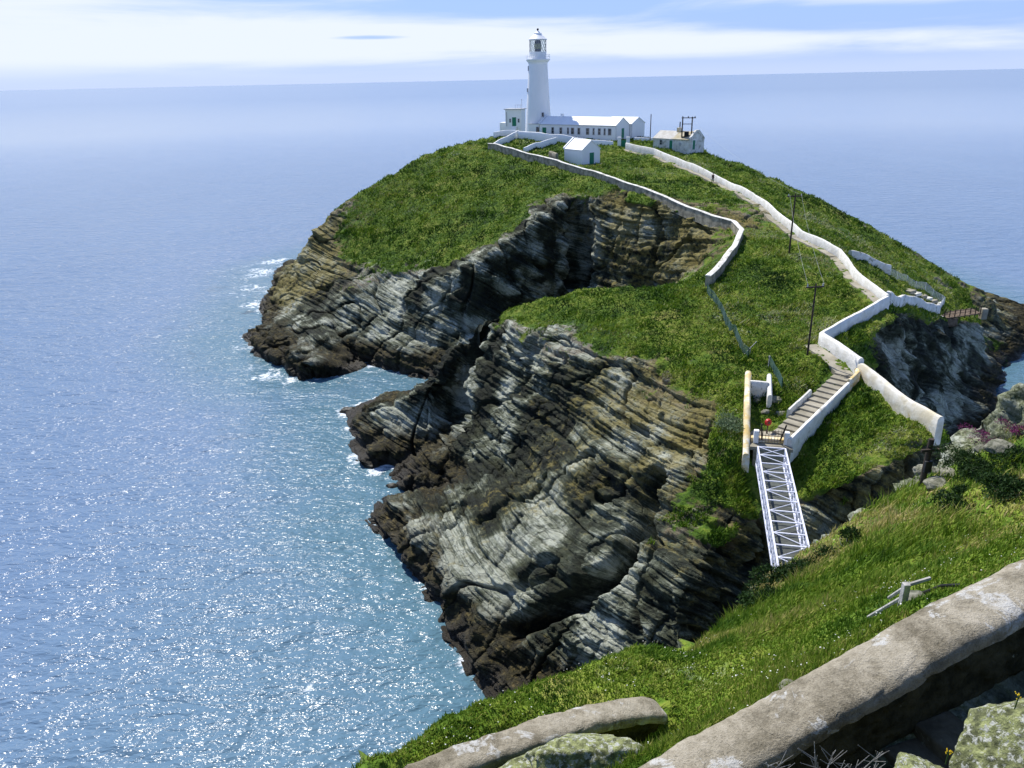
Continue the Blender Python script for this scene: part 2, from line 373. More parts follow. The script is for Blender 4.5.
def polar_patch(field, az0, az1, ncol, r0, r1, nrow, zmin, step=.25, fine=1.0):
    az = np.radians(np.linspace(az0, az1, ncol)); r = np.arange(r0, r1, step)
    X = np.sin(az)[:, None] * r; Y = np.cos(az)[:, None] * r
    H = field(X, Y)
    dz = np.diff(H, axis=1); dist = np.sqrt(r[None, 1:] ** 2 + (CZ - H[:, 1:]) ** 2)
    wgt = np.sqrt(step ** 2 * .35 + dz ** 2) / dist
    away = dz / step < -(CZ - H[:, 1:]) / r[None, 1:] - .05
    wgt = np.where(away, wgt * .3, wgt); wgt = np.where(H[:, 1:] < zmin, wgt * .05, wgt)
    ker = np.ones(31) / 31
    for j in range(2):
        Wp = np.pad(wgt, ((15, 15), (0, 0)), mode='edge'); c = np.vstack([np.zeros((1, Wp.shape[1])), np.cumsum(Wp, 0)])
        wgt = (c[31:] - c[:-31]) / 31
    cum = np.concatenate([np.zeros((ncol, 1)), np.cumsum(wgt, 1)], 1); cum /= cum[:, -1:]
    u = np.linspace(0, 1, nrow)
    R = np.stack([np.interp(u, cum[i], r) for i in range(ncol)])
    X = np.sin(az)[:, None] * R; Y = np.cos(az)[:, None] * R
    return X, Y, field(X, Y)

def grid_mesh(name, P, shape, keep, attrs, mat):
    n, m = shape
    idx = np.arange(n * m).reshape(n, m)
    q = np.stack([idx[:-1, :-1], idx[1:, :-1], idx[1:, 1:], idx[:-1, 1:]], -1).reshape(-1, 4)
    q = q[keep[q].any(1)]
    used = np.unique(q); remap = np.zeros(n * m, np.int32); remap[used] = np.arange(len(used)); q = remap[q]
    return raw_mesh(name, P[used], q, {k: v[used] for k, v in attrs.items()}, mat)

def raw_mesh(name, V, Q, attrs, mat, smooth=True):
    me = bpy.data.meshes.new(name)
    me.vertices.add(len(V)); me.vertices.foreach_set('co', np.asarray(V, np.float32).ravel())
    k = Q.shape[1]
    me.loops.add(Q.size); me.loops.foreach_set('vertex_index', np.asarray(Q, np.int32).ravel())
    me.polygons.add(len(Q)); me.polygons.foreach_set('loop_start', np.arange(0, Q.size, k, dtype=np.int32))
    me.polygons.foreach_set('use_smooth', np.full(len(Q), smooth))
    me.update(calc_edges=True)
    for a, v in attrs.items():
        at = me.attributes.new(a, 'FLOAT', 'POINT'); at.data.foreach_set('value', np.asarray(v, np.float32))
    if mat: me.materials.append(mat)
    o = bpy.data.objects.new(name, me); COL.objects.link(o)
    return o

def tag(o, label=None, cat=None, group=None, kind=None):
    if label: o['label'] = label
    if cat: o['category'] = cat
    if group: o['group'] = group
    if kind: o['kind'] = kind
    return o

def bsdf(T, color, rough=.85, normal=None, spec=.3, **kw):
    b = T.n('ShaderNodeBsdfPrincipled', {'Roughness': rough, 'Specular IOR Level': spec})
    if isinstance(color, bpy.types.NodeSocket): T.t.links.new(color, b.inputs['Base Color'])
    else: b.inputs['Base Color'].default_value = (*color[:3], 1)
    if normal is not None: T.t.links.new(normal, b.inputs['Normal'])
    T.n('ShaderNodeOutputMaterial', {0: b.outputs[0]})
    return b

def terrain_material(name, near_mode=False):
    m = bpy.data.materials.new(name); m.use_nodes = True; T = NT(m.node_tree)
    P = T.n('ShaderNodeNewGeometry').outputs['Position']
    A = lambda s: T.n('ShaderNodeAttribute', None, attribute_name=s).outputs['Fac']
    bed, grass, lichen = A('bed'), A('grass'), A('lichen')
    sp = T.n('ShaderNodeSeparateXYZ', {0: P}); z = sp.outputs[2]
    # ---- rock: thin beds of slate and quartzite
    lv = T.n('ShaderNodeCombineXYZ', {0: T.math('MULTIPLY', sp.outputs[0], .20), 1: T.math('MULTIPLY', sp.outputs[1], .20), 2: T.math('MULTIPLY', bed, 3.0)}).outputs[0]
    n_bed = T.noise(lv, 1.0, 6, .74, .1)
    n_blot = T.noise(P, .20, 5, .62)
    n_fine = T.noise(P, 2.6, 6, .75)
    v = T.math('ADD', T.math('MULTIPLY', n_bed, T.math('ADD', .45, T.math('MULTIPLY', T.step(T.noise(P, .10, 3, .6), .40, .62), .45))), T.math('MULTIPLY', n_fine, .38))
    v = T.math('ADD', v, T.math('MULTIPLY', T.math('ADD', T.math('SUBTRACT', n_blot, .5), .10), .68))
    rock = T.ramp(v, [(.44, (.010, .013, .008)), (.53, (.036, .043, .027)), (.60, (.090, .102, .070)), (.67, (.200, .218, .165)), (.77, (.42, .44, .36))])
    crk = T.n('ShaderNodeTexVoronoi', {'Vector': T.n('ShaderNodeCombineXYZ', {0: T.math('MULTIPLY', sp.outputs[0], .8), 1: T.math('MULTIPLY', sp.outputs[1], .8), 2: T.math('MULTIPLY', bed, 2.2)}).outputs[0], 'Scale': .55}, feature='DISTANCE_TO_EDGE').outputs['Distance']
    crack = T.step(crk, .05, .0)
    rock = T.mix(T.math('MULTIPLY', crack, .35), rock, (.010, .010, .007))
    oliv = T.step(T.noise(P, .35, 5, .7), .46, .62)
    rock = T.mix(T.math('MULTIPLY', oliv, .32), rock, (.055, .060, .024))
    lich = T.step(T.math('ADD', T.math('MULTIPLY', T.noise(P, .8, 5, .7), 1.2), T.math('MULTIPLY', lichen, .56)), .80, 1.04)
    rock = T.mix(T.math('MULTIPLY', lich, .75), rock, T.mix(n_fine, (.095, .085, .024), (.35, .285, .085)))
    mossn = T.step(T.math('ADD', T.noise(P, .5, 4, .65), T.math('MULTIPLY', grass, .16)), .5, .68)
    rock = T.mix(T.math('MULTIPLY', mossn, .55), rock, (.030, .050, .012))
    if near_mode: rock = T.mix(T.step(T.noise(P, 1.6, 6, .72), .38, .58), rock, T.ramp(T.noise(P, 7.0, 6, .75), [(.36, (.018, .024, .010)), (.5, (.085, .10, .045)), (.64, (.28, .29, .19))]))
    # weed, barnacles and wet rock along the waterline
    zz = T.math('ADD', z, T.math('MULTIPLY', T.math('SUBTRACT', T.noise(P, .45, 4, .6), .5), 3.4))
    weed = T.ramp(T.noise(P, 1.5, 4, .65), [(.38, (.012, .011, .006)), (.55, (.040, .034, .013)), (.70, (.13, .10, .035))])
    rock = T.mix(T.step(zz, 4.6, 2.6), rock, weed)
    rock = T.mix(T.step(zz, 2.0, .7), rock, T.mix(n_fine, (.008, .007, .005), (.04, .032, .018)))
    # ---- grass
    g1 = T.noise(P, .12, 4, .6); g2 = T.noise(P, .9, 5, .65); g3 = T.noise(P, 5.0, 3, .7)
    gv = T.math('ADD', T.math('MULTIPLY', g1, .48), T.math('ADD', T.math('MULTIPLY', g2, .48), T.math('MULTIPLY', g3, .24)))
    gr = T.ramp(gv, [(.46, (.012, .034, .003)), (.53, (.036, .085, .004)), (.59, (.082, .150, .008)), (.66, (.150, .205, .018)), (.76, (.25, .25, .06))])
    dry = T.step(T.noise(P, .22, 5, .65, .4), .58, .72)
    gr = T.mix(T.math('MULTIPLY', dry, .6), gr, T.mix(g2, (.045, .042, .012), (.16, .135, .05)))
    pale = T.math('MULTIPLY', T.step(T.noise(P, .11, 5, .68, .6), .60, .68), T.step(T.noise(P, 2.6, 4, .7), .48, .62))
    gr = T.mix(T.math('MULTIPLY', pale, .8), gr, (.34, .38, .25))
    fl = T.step(T.noise(P, 5.5, 2, .5), .73, .78)
    gr = T.mix(T.math('MULTIPLY', fl, .8), gr, (.55, .55, .45))
    # ---- cover edge
    e = T.math('ADD', grass, T.math('MULTIPLY', T.math('SUBTRACT', T.noise(P, .55, 6, .72), .5), 2.1))
    cover = T.step(e, -.10, .12)
    edge = T.math('MULTIPLY', T.step(e, -.42, -.12), T.math('SUBTRACT', 1.0, cover))
    rock = T.mix(T.math('MULTIPLY', T.math('MULTIPLY', edge, T.step(n_blot, .42, .6)), T.math('MULTIPLY', T.step(z, 6.0, 11.0), .7)), rock, T.mix(n_fine, (.06, .045, .026), (.24, .18, .13)))
    col = T.mix(cover, rock, gr)
    bump_h = T.math('ADD', T.math('MULTIPLY', n_fine, .7), T.math('SUBTRACT', T.math('MULTIPLY', n_bed, 1.0), T.math('MULTIPLY', crack, .25)))
    bump_h = T.math('ADD', T.math('MULTIPLY', bump_h, T.math('SUBTRACT', 1.0, cover)), T.math('MULTIPLY', cover, T.math('ADD', g3, g2)))
    bn = T.n('ShaderNodeBump', {'Height': bump_h, 'Strength': 1.0, 'Distance': .35 if not near_mode else .12})
    rough = T.math('SUBTRACT', .92, T.math('MULTIPLY', T.step(zz, 2.2, .6), .45))
    bsdf(T, col, rough, bn.outputs[0], .28)
    return m

def island_surface(X, Y, H):
    """displaced positions and attributes for the island's ground"""
    x, y, h = X.ravel(), Y.ravel(), H.ravel()
    e = .6
    hx = (isl(x + e, y) - isl(x - e, y)) / (2 * e); hy = (isl(x, y + e) - isl(x, y - e)) / (2 * e)
    ln = np.sqrt(hx * hx + hy * hy + 1); N = np.stack([-hx / ln, -hy / ln, 1 / ln], 1); steep = np.sqrt(hx * hx + hy * hy)
    P = np.stack([x, y, h], 1)
    grass = idw(P, GRASS_C)
    grass = grass - sstep(steep, .9, 1.8) * .7
    grass = np.clip(grass + .38 * fbm(P, .09, 3) + .28 * fbm(P, .35, 3), -1.2, 1.2)
    lichen = np.clip(idw(P, LICHEN_C), 0, 1)
    rk = 1 - sstep(grass, -.25, .25)
    s = .85 * h + .5 * x + .27 * y + 2.2 * fbm(P, .025, 2) + .18 * fbm(P, .2, 2)
    amp = rk * sstep(h, -2.5, 1.5)
    low = sstep(h, 6, 1)
    s1 = s + .12 * perlin(P * .6)
    calm = .45 + .75 * sstep(fbm(P, .045, 2, off=61), -.3, .4)
    d = amp * (ledges(P, s, 3.4, 16, .3) * .95 + ledges(P, s, 1.1, 9, 5.1) * .55 + (ridged(P, .05, 2) - .9) * .8 + fbm(P, .18, 2) * .45
               + blocks(P, s1, 2.6, 11, 2.2, 1.7) * .75 + calm * (blocks(P, s1, .9, 5.0, 2.0, 4.2) * .55 + blocks(P, s1, .38, 2.4, 2.4, 8.8) * .34) + fbm(P, 1.1, 3) * .16)
    joint = np.abs(perlin(np.stack([x * .13 + y * .05, y * .13 - x * .05, h * .05], 1)))
    d -= amp * 1.2 * sstep(joint, .06, .0)
    d += amp * low * (fbm(P, .25, 3, off=31) * 1.1 + 1.0)
    # the great cleft across the slab and the notch under the folded cliff
    for cl, width, depth in CLEFTS:
        best = np.full(len(x), 1e9)
        for a, b in zip(cl[:-1], cl[1:]):
            ab = b - a; t = np.clip(((P - a) @ ab) / (ab @ ab), 0, 1)
            best = np.minimum(best, np.linalg.norm(P - (a + t[:, None] * ab), axis=1))
        best = best + .5 * fbm(P, .5, 2)
        d -= depth * sstep(best, width, width * .25)
    nd = N * np.array([1.15, 1.15, .65]); Pd = P + nd * d[:, None]
    gm = 1 - rk
    tuss = fbm(P, .16, 2) * .45 + fbm(P, .45, 3) * .38 + (ridged(P, 1.0, 3) - .9) * .26 + fbm(P, 2.6, 2) * .14
    Pd[:, 2] += gm * tuss * sstep(grass, -.2, .6) * 1.0
    Pd[:, 2] = np.where(h < -2.9, h, Pd[:, 2])
    return Pd, {'bed': s, 'grass': grass, 'lichen': lichen}

CLEFTS = [(np.array([pick(isl, *p) for p in [(648, 478), (640, 515), (632, 545), (600, 578), (560, 602), (512, 628)]]), 1.7, 5.0),
          (np.array([pick(isl, *p) for p in [(474, 342), (470, 372), (462, 405), (450, 435)]]), 1.5, 3.0),
          (np.array([pick(isl, *p) for p in [(575, 205), (580, 240), (578, 280)]]), 3.0, 5.5),
          (np.array([pick(isl, *p) for p in [(652, 205), (655, 240), (650, 280)]]), 1.0, 1.8),
          (np.array([pick(isl, *p) for p in [(545, 480), (520, 500), (480, 520)]]), .8, 1.2)]
M_ISLAND = terrain_material('island_rock_and_turf')
X, Y, H = polar_patch(isl, -33, 43, NCOL_I, 40, 285, NROW_I, -2.0)
PI_, AI_ = island_surface(X, Y, H)
tag(grid_mesh('rocky_island', PI_, X.shape, (H > -3.2).ravel(), AI_, M_ISLAND), 'steep grassy rock island with folded cliffs rising from the sea', 'island', kind='structure')
def island_z(x, y):
    x = np.atleast_1d(np.asarray(x, float)); y = np.atleast_1d(np.asarray(y, float))
    return island_surface(x, y, isl(x, y))[0][:, 2]

# ------------------------------------------------------------------ near hillside
def near_surface(X, Y, H):
    x, y, h = X.ravel(), Y.ravel(), H.ravel()
    P = np.stack([x, y, h], 1); e = .3
    hx = (near(x + e, y) - near(x - e, y)) / (2 * e); hy = (near(x, y + e) - near(x, y - e)) / (2 * e)
    steep = np.sqrt(hx * hx + hy * hy); ln = np.sqrt(steep ** 2 + 1); N = np.stack([-hx / ln, -hy / ln, 1 / ln], 1)
    grass = 1.0 - sstep(steep, 1.5, 2.6) * 1.8
    # lichened outcrop on the right and bare stone along the crest
    oc = np.exp(-(((x - 20.8) / 2.6) ** 2 + ((y - 29.6) / 3.2) ** 2)); oc2 = np.exp(-(((x - 16.5) / 2.2) ** 2 + ((y - 29.3) / 1.1) ** 2))
    grass = grass - 2.6 * oc - 1.5 * oc2
    wy = np.interp(x, NEAR_WALL_TOP[::-1, 0], NEAR_WALL_TOP[::-1, 1]); path = sstep(y, wy + .1, wy - .1) * sstep(x, -.9, -.3)
    grass = grass - path * 1.6
    grass = np.clip(grass + .35 * fbm(P, .35, 3), -1.2, 1.2)
    rk = 1 - sstep(grass, -.25, .25)
    s = h * .8 + .3 * x + .6 * fbm(P, .1, 2)
    d = rk * (1 - path) * (ledges(P, s, 1.1, 4, .9) * .5 + fbm(P, .5, 3) * .5 + (ridged(P, .9, 3) - .9) * .30 + fbm(P, 2.2, 4, .6) * .16 + blocks(P, s, .35, .9, 1.0, 3.3) * .16)
    Pd = P + N * d[:, None]
    far = sstep(y, 8, 20)
    bushy = sstep(perlin(np.stack([x * .22, y * .22, h * 0 + 3.3], 1)), .0, .5) * far
    t = fbm(P, .5, 3) * .16 + (ridged(P, 1.2, 3) - .9) * .10 * (1 + bushy) + fbm(P, 4, 2) * .035 + bushy * (.15 + .35 * np.abs(fbm(P, .9, 2)))
    Pd[:, 2] += (1 - rk) * t * sstep(y, 6.6, 7.4) + path * fbm(P, 2.0, 3) * .04
    return Pd, {'bed': s, 'grass': grass, 'lichen': np.clip(.1 + oc * .1, 0, 1), 'path': path}
M_NEAR = terrain_material('hillside_turf_and_stone', True)
X, Y, H = polar_patch(near, -62, 62, NCOL_N, 2.0, 48, NROW_N, -2.0, .04)
PN_, AN_ = near_surface(X, Y, H)
tag(grid_mesh('near_hillside', PN_, X.shape, (H > -3.5).ravel(), AN_, M_NEAR), 'steep near hillside of rough grass dropping to the chasm', 'hillside', kind='structure')
def near_z(x, y):
    x = np.atleast_1d(np.asarray(x, float)); y = np.atleast_1d(np.asarray(y, float))
    return near_surface(x, y, near(x, y))[0][:, 2]

# ------------------------------------------------------------------ sea
def sea_material():
    m = bpy.data.materials.new('sea_water'); m.use_nodes = True; T = NT(m.node_tree)
    P = T.n('ShaderNodeNewGeometry').outputs['Position']
    foam = T.n('ShaderNodeAttribute', None, attribute_name='foam').outputs['Fac']
    shal = T.n('ShaderNodeAttribute', None, attribute_name='shallow').outputs['Fac']
    rot = T.n('ShaderNodeMapping', {'Vector': P, 'Rotation': (0, 0, math.radians(24)), 'Scale': (1.0, 1.9, 1.0)}).outputs[0]
    w1 = T.noise(rot, .16, 3, .5, .3); w2 = T.noise(rot, .55, 3, .5, .4); w3 = T.noise(rot, 1.25, 2, .5, .3)
    hgt = T.math('ADD', T.math('MULTIPLY', w1, 1.3), T.math('ADD', T.math('MULTIPLY', w2, .55), T.math('MULTIPLY', w3, .26)))
    far = T.n('ShaderNodeVectorMath', {0: P}, operation='LENGTH').outputs['Value']
    gust = T.math('ADD', .6, T.math('MULTIPLY', T.noise(P, .035, 3, .6), .8))
    bn = T.n('ShaderNodeBump', {'Height': T.math('MULTIPLY', hgt, gust), 'Strength': T.math('SUBTRACT', 1.0, T.math('MULTIPLY', T.step(far, 110, 1000), .93)), 'Distance': SEA_BUMP})
    patch = T.noise(T.n('ShaderNodeMapping', {'Vector': P, 'Scale': (.02, .006, 1)}).outputs[0], 1.0, 5, .6, .5)
    col = T.mix(patch, SEA_A, SEA_B)
    col = T.mix(T.math('MULTIPLY', shal, .65), col, SEA_C)
    col = T.mix(T.math('MULTIPLY', T.step(T.noise(P, .09, 4, .65), .62, .72), T.math('MULTIPLY', shal, .7)), col, (.012, .022, .022))
    fn = T.math('MULTIPLY', T.noise(P, .55, 6, .72, 1.0), T.math('ADD', .55, T.math('MULTIPLY', T.noise(P, .12, 3, .6), .9)))
    fm = T.math('MULTIPLY', T.step(T.math('ADD', fn, T.math('MULTIPLY', foam, .56)), .80, 1.05), .9)
    caps = T.math('MULTIPLY', T.step(T.noise(rot, .30, 5, .7, .6), .755, .80), .5)
    fm = T.math('MAXIMUM', fm, caps)
    col = T.mix(fm, col, (.78, .82, .86))
    rough = T.math('ADD', T.math('ADD', SEA_ROUGH, T.math('MULTIPLY', T.step(far, 200, 3000), .10)), T.math('MULTIPLY', fm, .6))
    b = bsdf(T, col, rough, bn.outputs[0], .5)
    b.inputs['IOR'].default_value = 1.333
    return m
SEA_BUMP = .60; SEA_ROUGH = .12
SEA_A = (.105, .165, .262); SEA_B = (.130, .198, .300); SEA_C = (.062, .150, .170)
M_SEA = sea_material()
def build_sea():
    az = np.radians(np.linspace(-62, 62, 420)); r = np.concatenate([np.geomspace(14, 320, 520), np.geomspace(340, 70000, 40)])
    X = np.sin(az)[:, None] * r; Y = np.cos(az)[:, None] * r
    x, y = X.ravel(), Y.ravel()
    cd = np.full(len(x), 99.0); nr = (y < 300) & (np.hypot(x, y) < 330); cd[nr] = coast_dist(x[nr], y[nr])
    P = np.stack([x, y, 0 * x], 1)
    foam = .62 * sstep(cd, 3.4, .4) * sstep(fbm(P, .09, 2), -.6, .3)
    for px, py, ra, k in FOAM: 
        c = atz(px, py, 0); foam = np.maximum(foam, k * np.exp(-((x - c[0]) ** 2 + ((y - c[1]) * .75) ** 2) / ra ** 2))
    shal = np.maximum(sstep(cd, 26, 2), .75 * sstep(y, 130, 60) * sstep(x, -60, -10))
    P[:, 2] = np.where(np.hypot(x, y) < 300, .10 * fbm(P, .14, 2) + .04 * fbm(P, .6, 2), 0)
    tag(grid_mesh('sea', P, X.shape, np.ones(len(x), bool), {'foam': foam, 'shallow': shal}, M_SEA), 'blue sea with sun glitter and foam around the rocks', 'sea', kind='structure')
FOAM = [(264, 272, 10, .68), (252, 290, 10, .60), (235, 268, 12, .5), (215, 262, 9, .4), (258, 305, 6, .7), (272, 262, 6, .8), (278, 300, 4, .8), (248, 347, 4, .6), (256, 366, 5, .65), (270, 374, 4, .65), (290, 381, 3, .7), (345, 358, 2.2, .9), (375, 368, 4, .75), (405, 372, 4, .6), (347, 428, 2.2, .75), (356, 455, 2.0, .7),
        (378, 470, 2.2, .75), (345, 412, 2.5, .8), (440, 492, 2, .7), (372, 530, 2.5, .55), (470, 660, 1.8, .8), (395, 550, 2, .5), (310, 688, .6, .6)]
build_sea()

# ------------------------------------------------------------------ object helpers
class MB:
    """collects shapes, links them as ONE mesh object"""
    def __init__(s): s.v = []; s.f = []
    def add(s, V, Fc):
        k = len(s.v); s.v += [tuple(map(float, p)) for p in V]; s.f += [tuple(i + k for i in f) for f in Fc]; return s
    def box(s, c, d, rz=0.0):
        cx, cy, cz = c; hx, hy, hz = d[0] / 2, d[1] / 2, d[2] / 2; co, si = math.cos(rz), math.sin(rz); V = []
        for z in (-hz, hz):
            for x, y in ((-hx, -hy), (hx, -hy), (hx, hy), (-hx, hy)): V.append((cx + x * co - y * si, cy + x * si + y * co, cz + z))
        return s.add(V, [(3, 2, 1, 0), (4, 5, 6, 7), (0, 1, 5, 4), (1, 2, 6, 5), (2, 3, 7, 6), (3, 0, 4, 7)])
    def prism(s, poly, axis, a, b):
        """polygon in the plane across axis (0: y,z  1: x,z  2: x,y) extruded from a to b"""
        n = len(poly); V = []
        for t in (a, b):
            for p, q in poly: V.append({0: (t, p, q), 1: (p, t, q), 2: (p, q, t)}[axis])
        Fc = [tuple(range(n))[::-1], tuple(range(n, 2 * n))] + [(i, (i + 1) % n, n + (i + 1) % n, n + i) for i in range(n)]
        return s.add(V, Fc)
    def tube(s, a, b, r, r2=None, n=8):
        a = Vector(a); b = Vector(b); d = (b - a).normalized(); r2 = r if r2 is None else r2
        u = d.cross(Vector((0, 0, 1)) if abs(d.z) < .95 else Vector((1, 0, 0))).normalized(); w_ = d.cross(u); V = []
        for c, q in ((a, r), (b, r2)):
            for k in range(n):
                t = 2 * math.pi * k / n; V.append(c + u * math.cos(t) * q + w_ * math.sin(t) * q)
        return s.add(V, [(k, (k + 1) % n, n + (k + 1) % n, n + k) for k in range(n)] + [tuple(range(n))[::-1], tuple(range(n, 2 * n))])
    def path(s, pts, r, n=6):
        for a, b in zip(pts[:-1], pts[1:]): s.tube(a, b, r, n=n)
        return s
    def lathe(s, prof, c=(0, 0, 0), n=32, cap=True):
        V = []
        for r, z in prof:
            for k in range(n):
                t = 2 * math.pi * k / n; V.append((c[0] + r * math.cos(t), c[1] + r * math.sin(t), c[2] + z))
        Fc = []
        for j in range(len(prof) - 1):
            for k in range(n): Fc.append((j * n + k, j * n + (k + 1) % n, (j + 1) * n + (k + 1) % n, (j + 1) * n + k))
        if cap: Fc += [tuple(range(n))[::-1], tuple((len(prof) - 1) * n + k for k in range(n))]
        return s.add(V, Fc)
    def build(s, name, mat, parent=None, smooth=False, bevel=0.0, loc=None):
        me = bpy.data.meshes.new(name); me.from_pydata(s.v, [], s.f); me.update()
        bm = bmesh.new(); bm.from_mesh(me); bmesh.ops.recalc_face_normals(bm, faces=bm.faces)
        bm.to_mesh(me); bm.free()
        if smooth:
            me.polygons.foreach_set('use_smooth', np.ones(len(me.polygons), bool))
            try: me.set_sharp_from_angle(angle=math.radians(40))
            except Exception: pass
        me.materials.append(mat)
        o = bpy.data.objects.new(name, me); COL.objects.link(o)
        if loc is not None: o.location = loc
        if parent: o.parent = parent
        if bevel:
            b = o.modifiers.new('bevel', 'BEVEL'); b.width = bevel; b.segments = 2; b.limit_method = 'ANGLE'
        return o
def empty(name, loc, rz=0.0, label=None, cat=None, group=None):
    o = bpy.data.objects.new(name, None); COL.objects.link(o); o.location = loc; o.rotation_euler = (0, 0, rz); o.empty_display_size = .3
    return tag(o, label, cat, group)
def copy_tree(o, parent=None):
    c = o.copy(); COL.objects.link(c)
    if parent: c.parent = parent
    for ch in list(o.children): copy_tree(ch, c)
    return c

def mat_simple(name, c1, c2, scale=1.5, rough=.8, c3=None, streak=False, bump=0.0, spec=.3, thr=(.62, .72), coat=0.0):
    """base colour mottled c1 -> c2, optional patches of c3"""
    m = bpy.data.materials.new(name); m.use_nodes = True; T = NT(m.node_tree)
    P = T.n('ShaderNodeNewGeometry').outputs['Position']
    if streak: P2 = T.n('ShaderNodeMapping', {'Vector': P, 'Scale': (1, 1, .25)}).outputs[0]
    else: P2 = P
    n = T.noise(P2, scale, 5, .65); col = T.mix(T.step(n, .35, .68), c1, c2)
    if c3 is not None: col = T.mix(T.step(T.noise(P2, scale * 1.7, 5, .7, .3), *thr), col, c3)
    nb = None
    if bump: nb = T.n('ShaderNodeBump', {'Height': T.noise(P, scale * 4, 5, .7), 'Strength': 1.0, 'Distance': bump}).outputs[0]
    bsdf(T, col, rough, nb, spec)
    return m
M = {}
M['white'] = mat_simple('white_paint', (.80, .80, .79), (.84, .84, .83), .5, .55, (.70, .69, .65), True, .004, thr=(.66, .8))
M['roof_white'] = mat_simple('white_roof_slate', (.78, .78, .78), (.85, .85, .84), .7, .55, (.66, .66, .66), True, .01, thr=(.66, .8))
M['limewash'] = mat_simple('limewashed_stone', (.64, .62, .55), (.80, .785, .74), .8, .85, (.42, .40, .32), False, .06, thr=(.57, .72))
M['limewash_dirty'] = mat_simple('weathered_limewash', (.58, .56, .49), (.76, .75, .70), .7, .9, (.24, .23, .17), False, .08, thr=(.53, .66))
M['limewash_mid'] = mat_simple('stained_limewash', (.56, .50, .36), (.76, .73, .65), .6, .9, (.50, .40, .20), False, .05, thr=(.60, .72))
M['ochre_render'] = mat_simple('lichened_render', (.58, .42, .16), (.66, .58, .40), .8, .9, (.70, .67, .58), False, .03, thr=(.5, .6))
M['stone_wall'] = mat_simple('stone_wall', (.17, .155, .11), (.40, .36, .26), .9, .95, (.50, .48, .40), False, .10)
M['concrete'] = mat_simple('worn_concrete', (.22, .20, .15), (.36, .33, .26), .5, .9, (.17, .16, .11), False, .02)
M['green'] = mat_simple('green_paint', (.010, .16, .085), (.014, .20, .105), 2, .45)
M['dark_glass'] = mat_simple('dark_window_glass', (.015, .02, .03), (.03, .04, .05), 1, .08, spec=.6)
M['frame'] = mat_simple('grey_window_frame', (.35, .36, .38), (.45, .46, .48), 2, .5)
M['bar_grey'] = mat_simple('lantern_bar_grey', (.12, .14, .16), (.2, .22, .24), 2, .5)
M['dark_wood'] = mat_simple('creosoted_pole', (.030, .022, .016), (.07, .052, .038), 3, .85, bump=.01)
M['grey_wood'] = mat_simple('weathered_wood', (.28, .27, .25), (.50, .48, .45), 8, .85, bump=.01)
M['black_iron'] = mat_simple('dark_iron', (.012, .012, .013), (.03, .03, .03), 2, .5)
M['alu'] = mat_simple('pale_bridge_paint', (.62, .63, .72), (.74, .75, .82), 1.2, .45, (.50, .50, .52))
M['deck'] = mat_simple('bridge_decking', (.05, .055, .05), (.09, .10, .085), 1.5, .8)
M['roof_lichen'] = mat_simple('lichened_slate', (.42, .40, .35), (.55, .53, .49), .9, .9, (.36, .29, .12), False, .03, thr=(.58, .68))
M['roof_ochre'] = mat_simple('ochre_lichen_slate', (.36, .31, .19), (.48, .44, .34), .9, .9, (.40, .28, .08), False, .03, thr=(.54, .66))
M['brass'] = mat_simple('lamp_brass', (.16, .15, .03), (.50, .46, .16), 3, .25, spec=.6)
M['stem'] = mat_simple('green_stem', (.03, .07, .01), (.05, .10, .02), 4, .8)
M['rust'] = mat_simple('rusty_timber', (.075, .052, .034), (.18, .135, .095), 1.5, .9)
M['red'] = mat_simple('red_plastic', (.42, .015, .015), (.5, .02, .02), 2, .45)
M['net'] = mat_simple('dark_green_net', (.012, .055, .045), (.02, .075, .06), 2, .6)
M['wire'] = mat_simple('wire', (.30, .31, .30), (.36, .37, .36), 2, .6)
M['cloth_dark'] = mat_simple('dark_cloth', (.012, .013, .018), (.02, .02, .025), 5, .9)
M['skin'] = mat_simple('skin', (.50, .30, .21), (.55, .33, .24), 5, .6)
M['galv'] = mat_simple('galvanised_mesh', (.50, .53, .53), (.66, .69, .69), 1.5, .5)
gm = bpy.data.materials.new('lantern_glass'); gm.use_nodes = True; _T = NT(gm.node_tree)
_m = _T.n('ShaderNodeMixShader', {0: .10, 1: _T.n('ShaderNodeBsdfTransparent', {0: (.93, .97, .97, 1)}).outputs[0], 2: _T.n('ShaderNodeBsdfGlossy', {0: (1, 1, 1, 1), 'Roughness': .05}).outputs[0]})
_T.n('ShaderNodeOutputMaterial', {0: _m.outputs[0]})
M['glass'] = gm

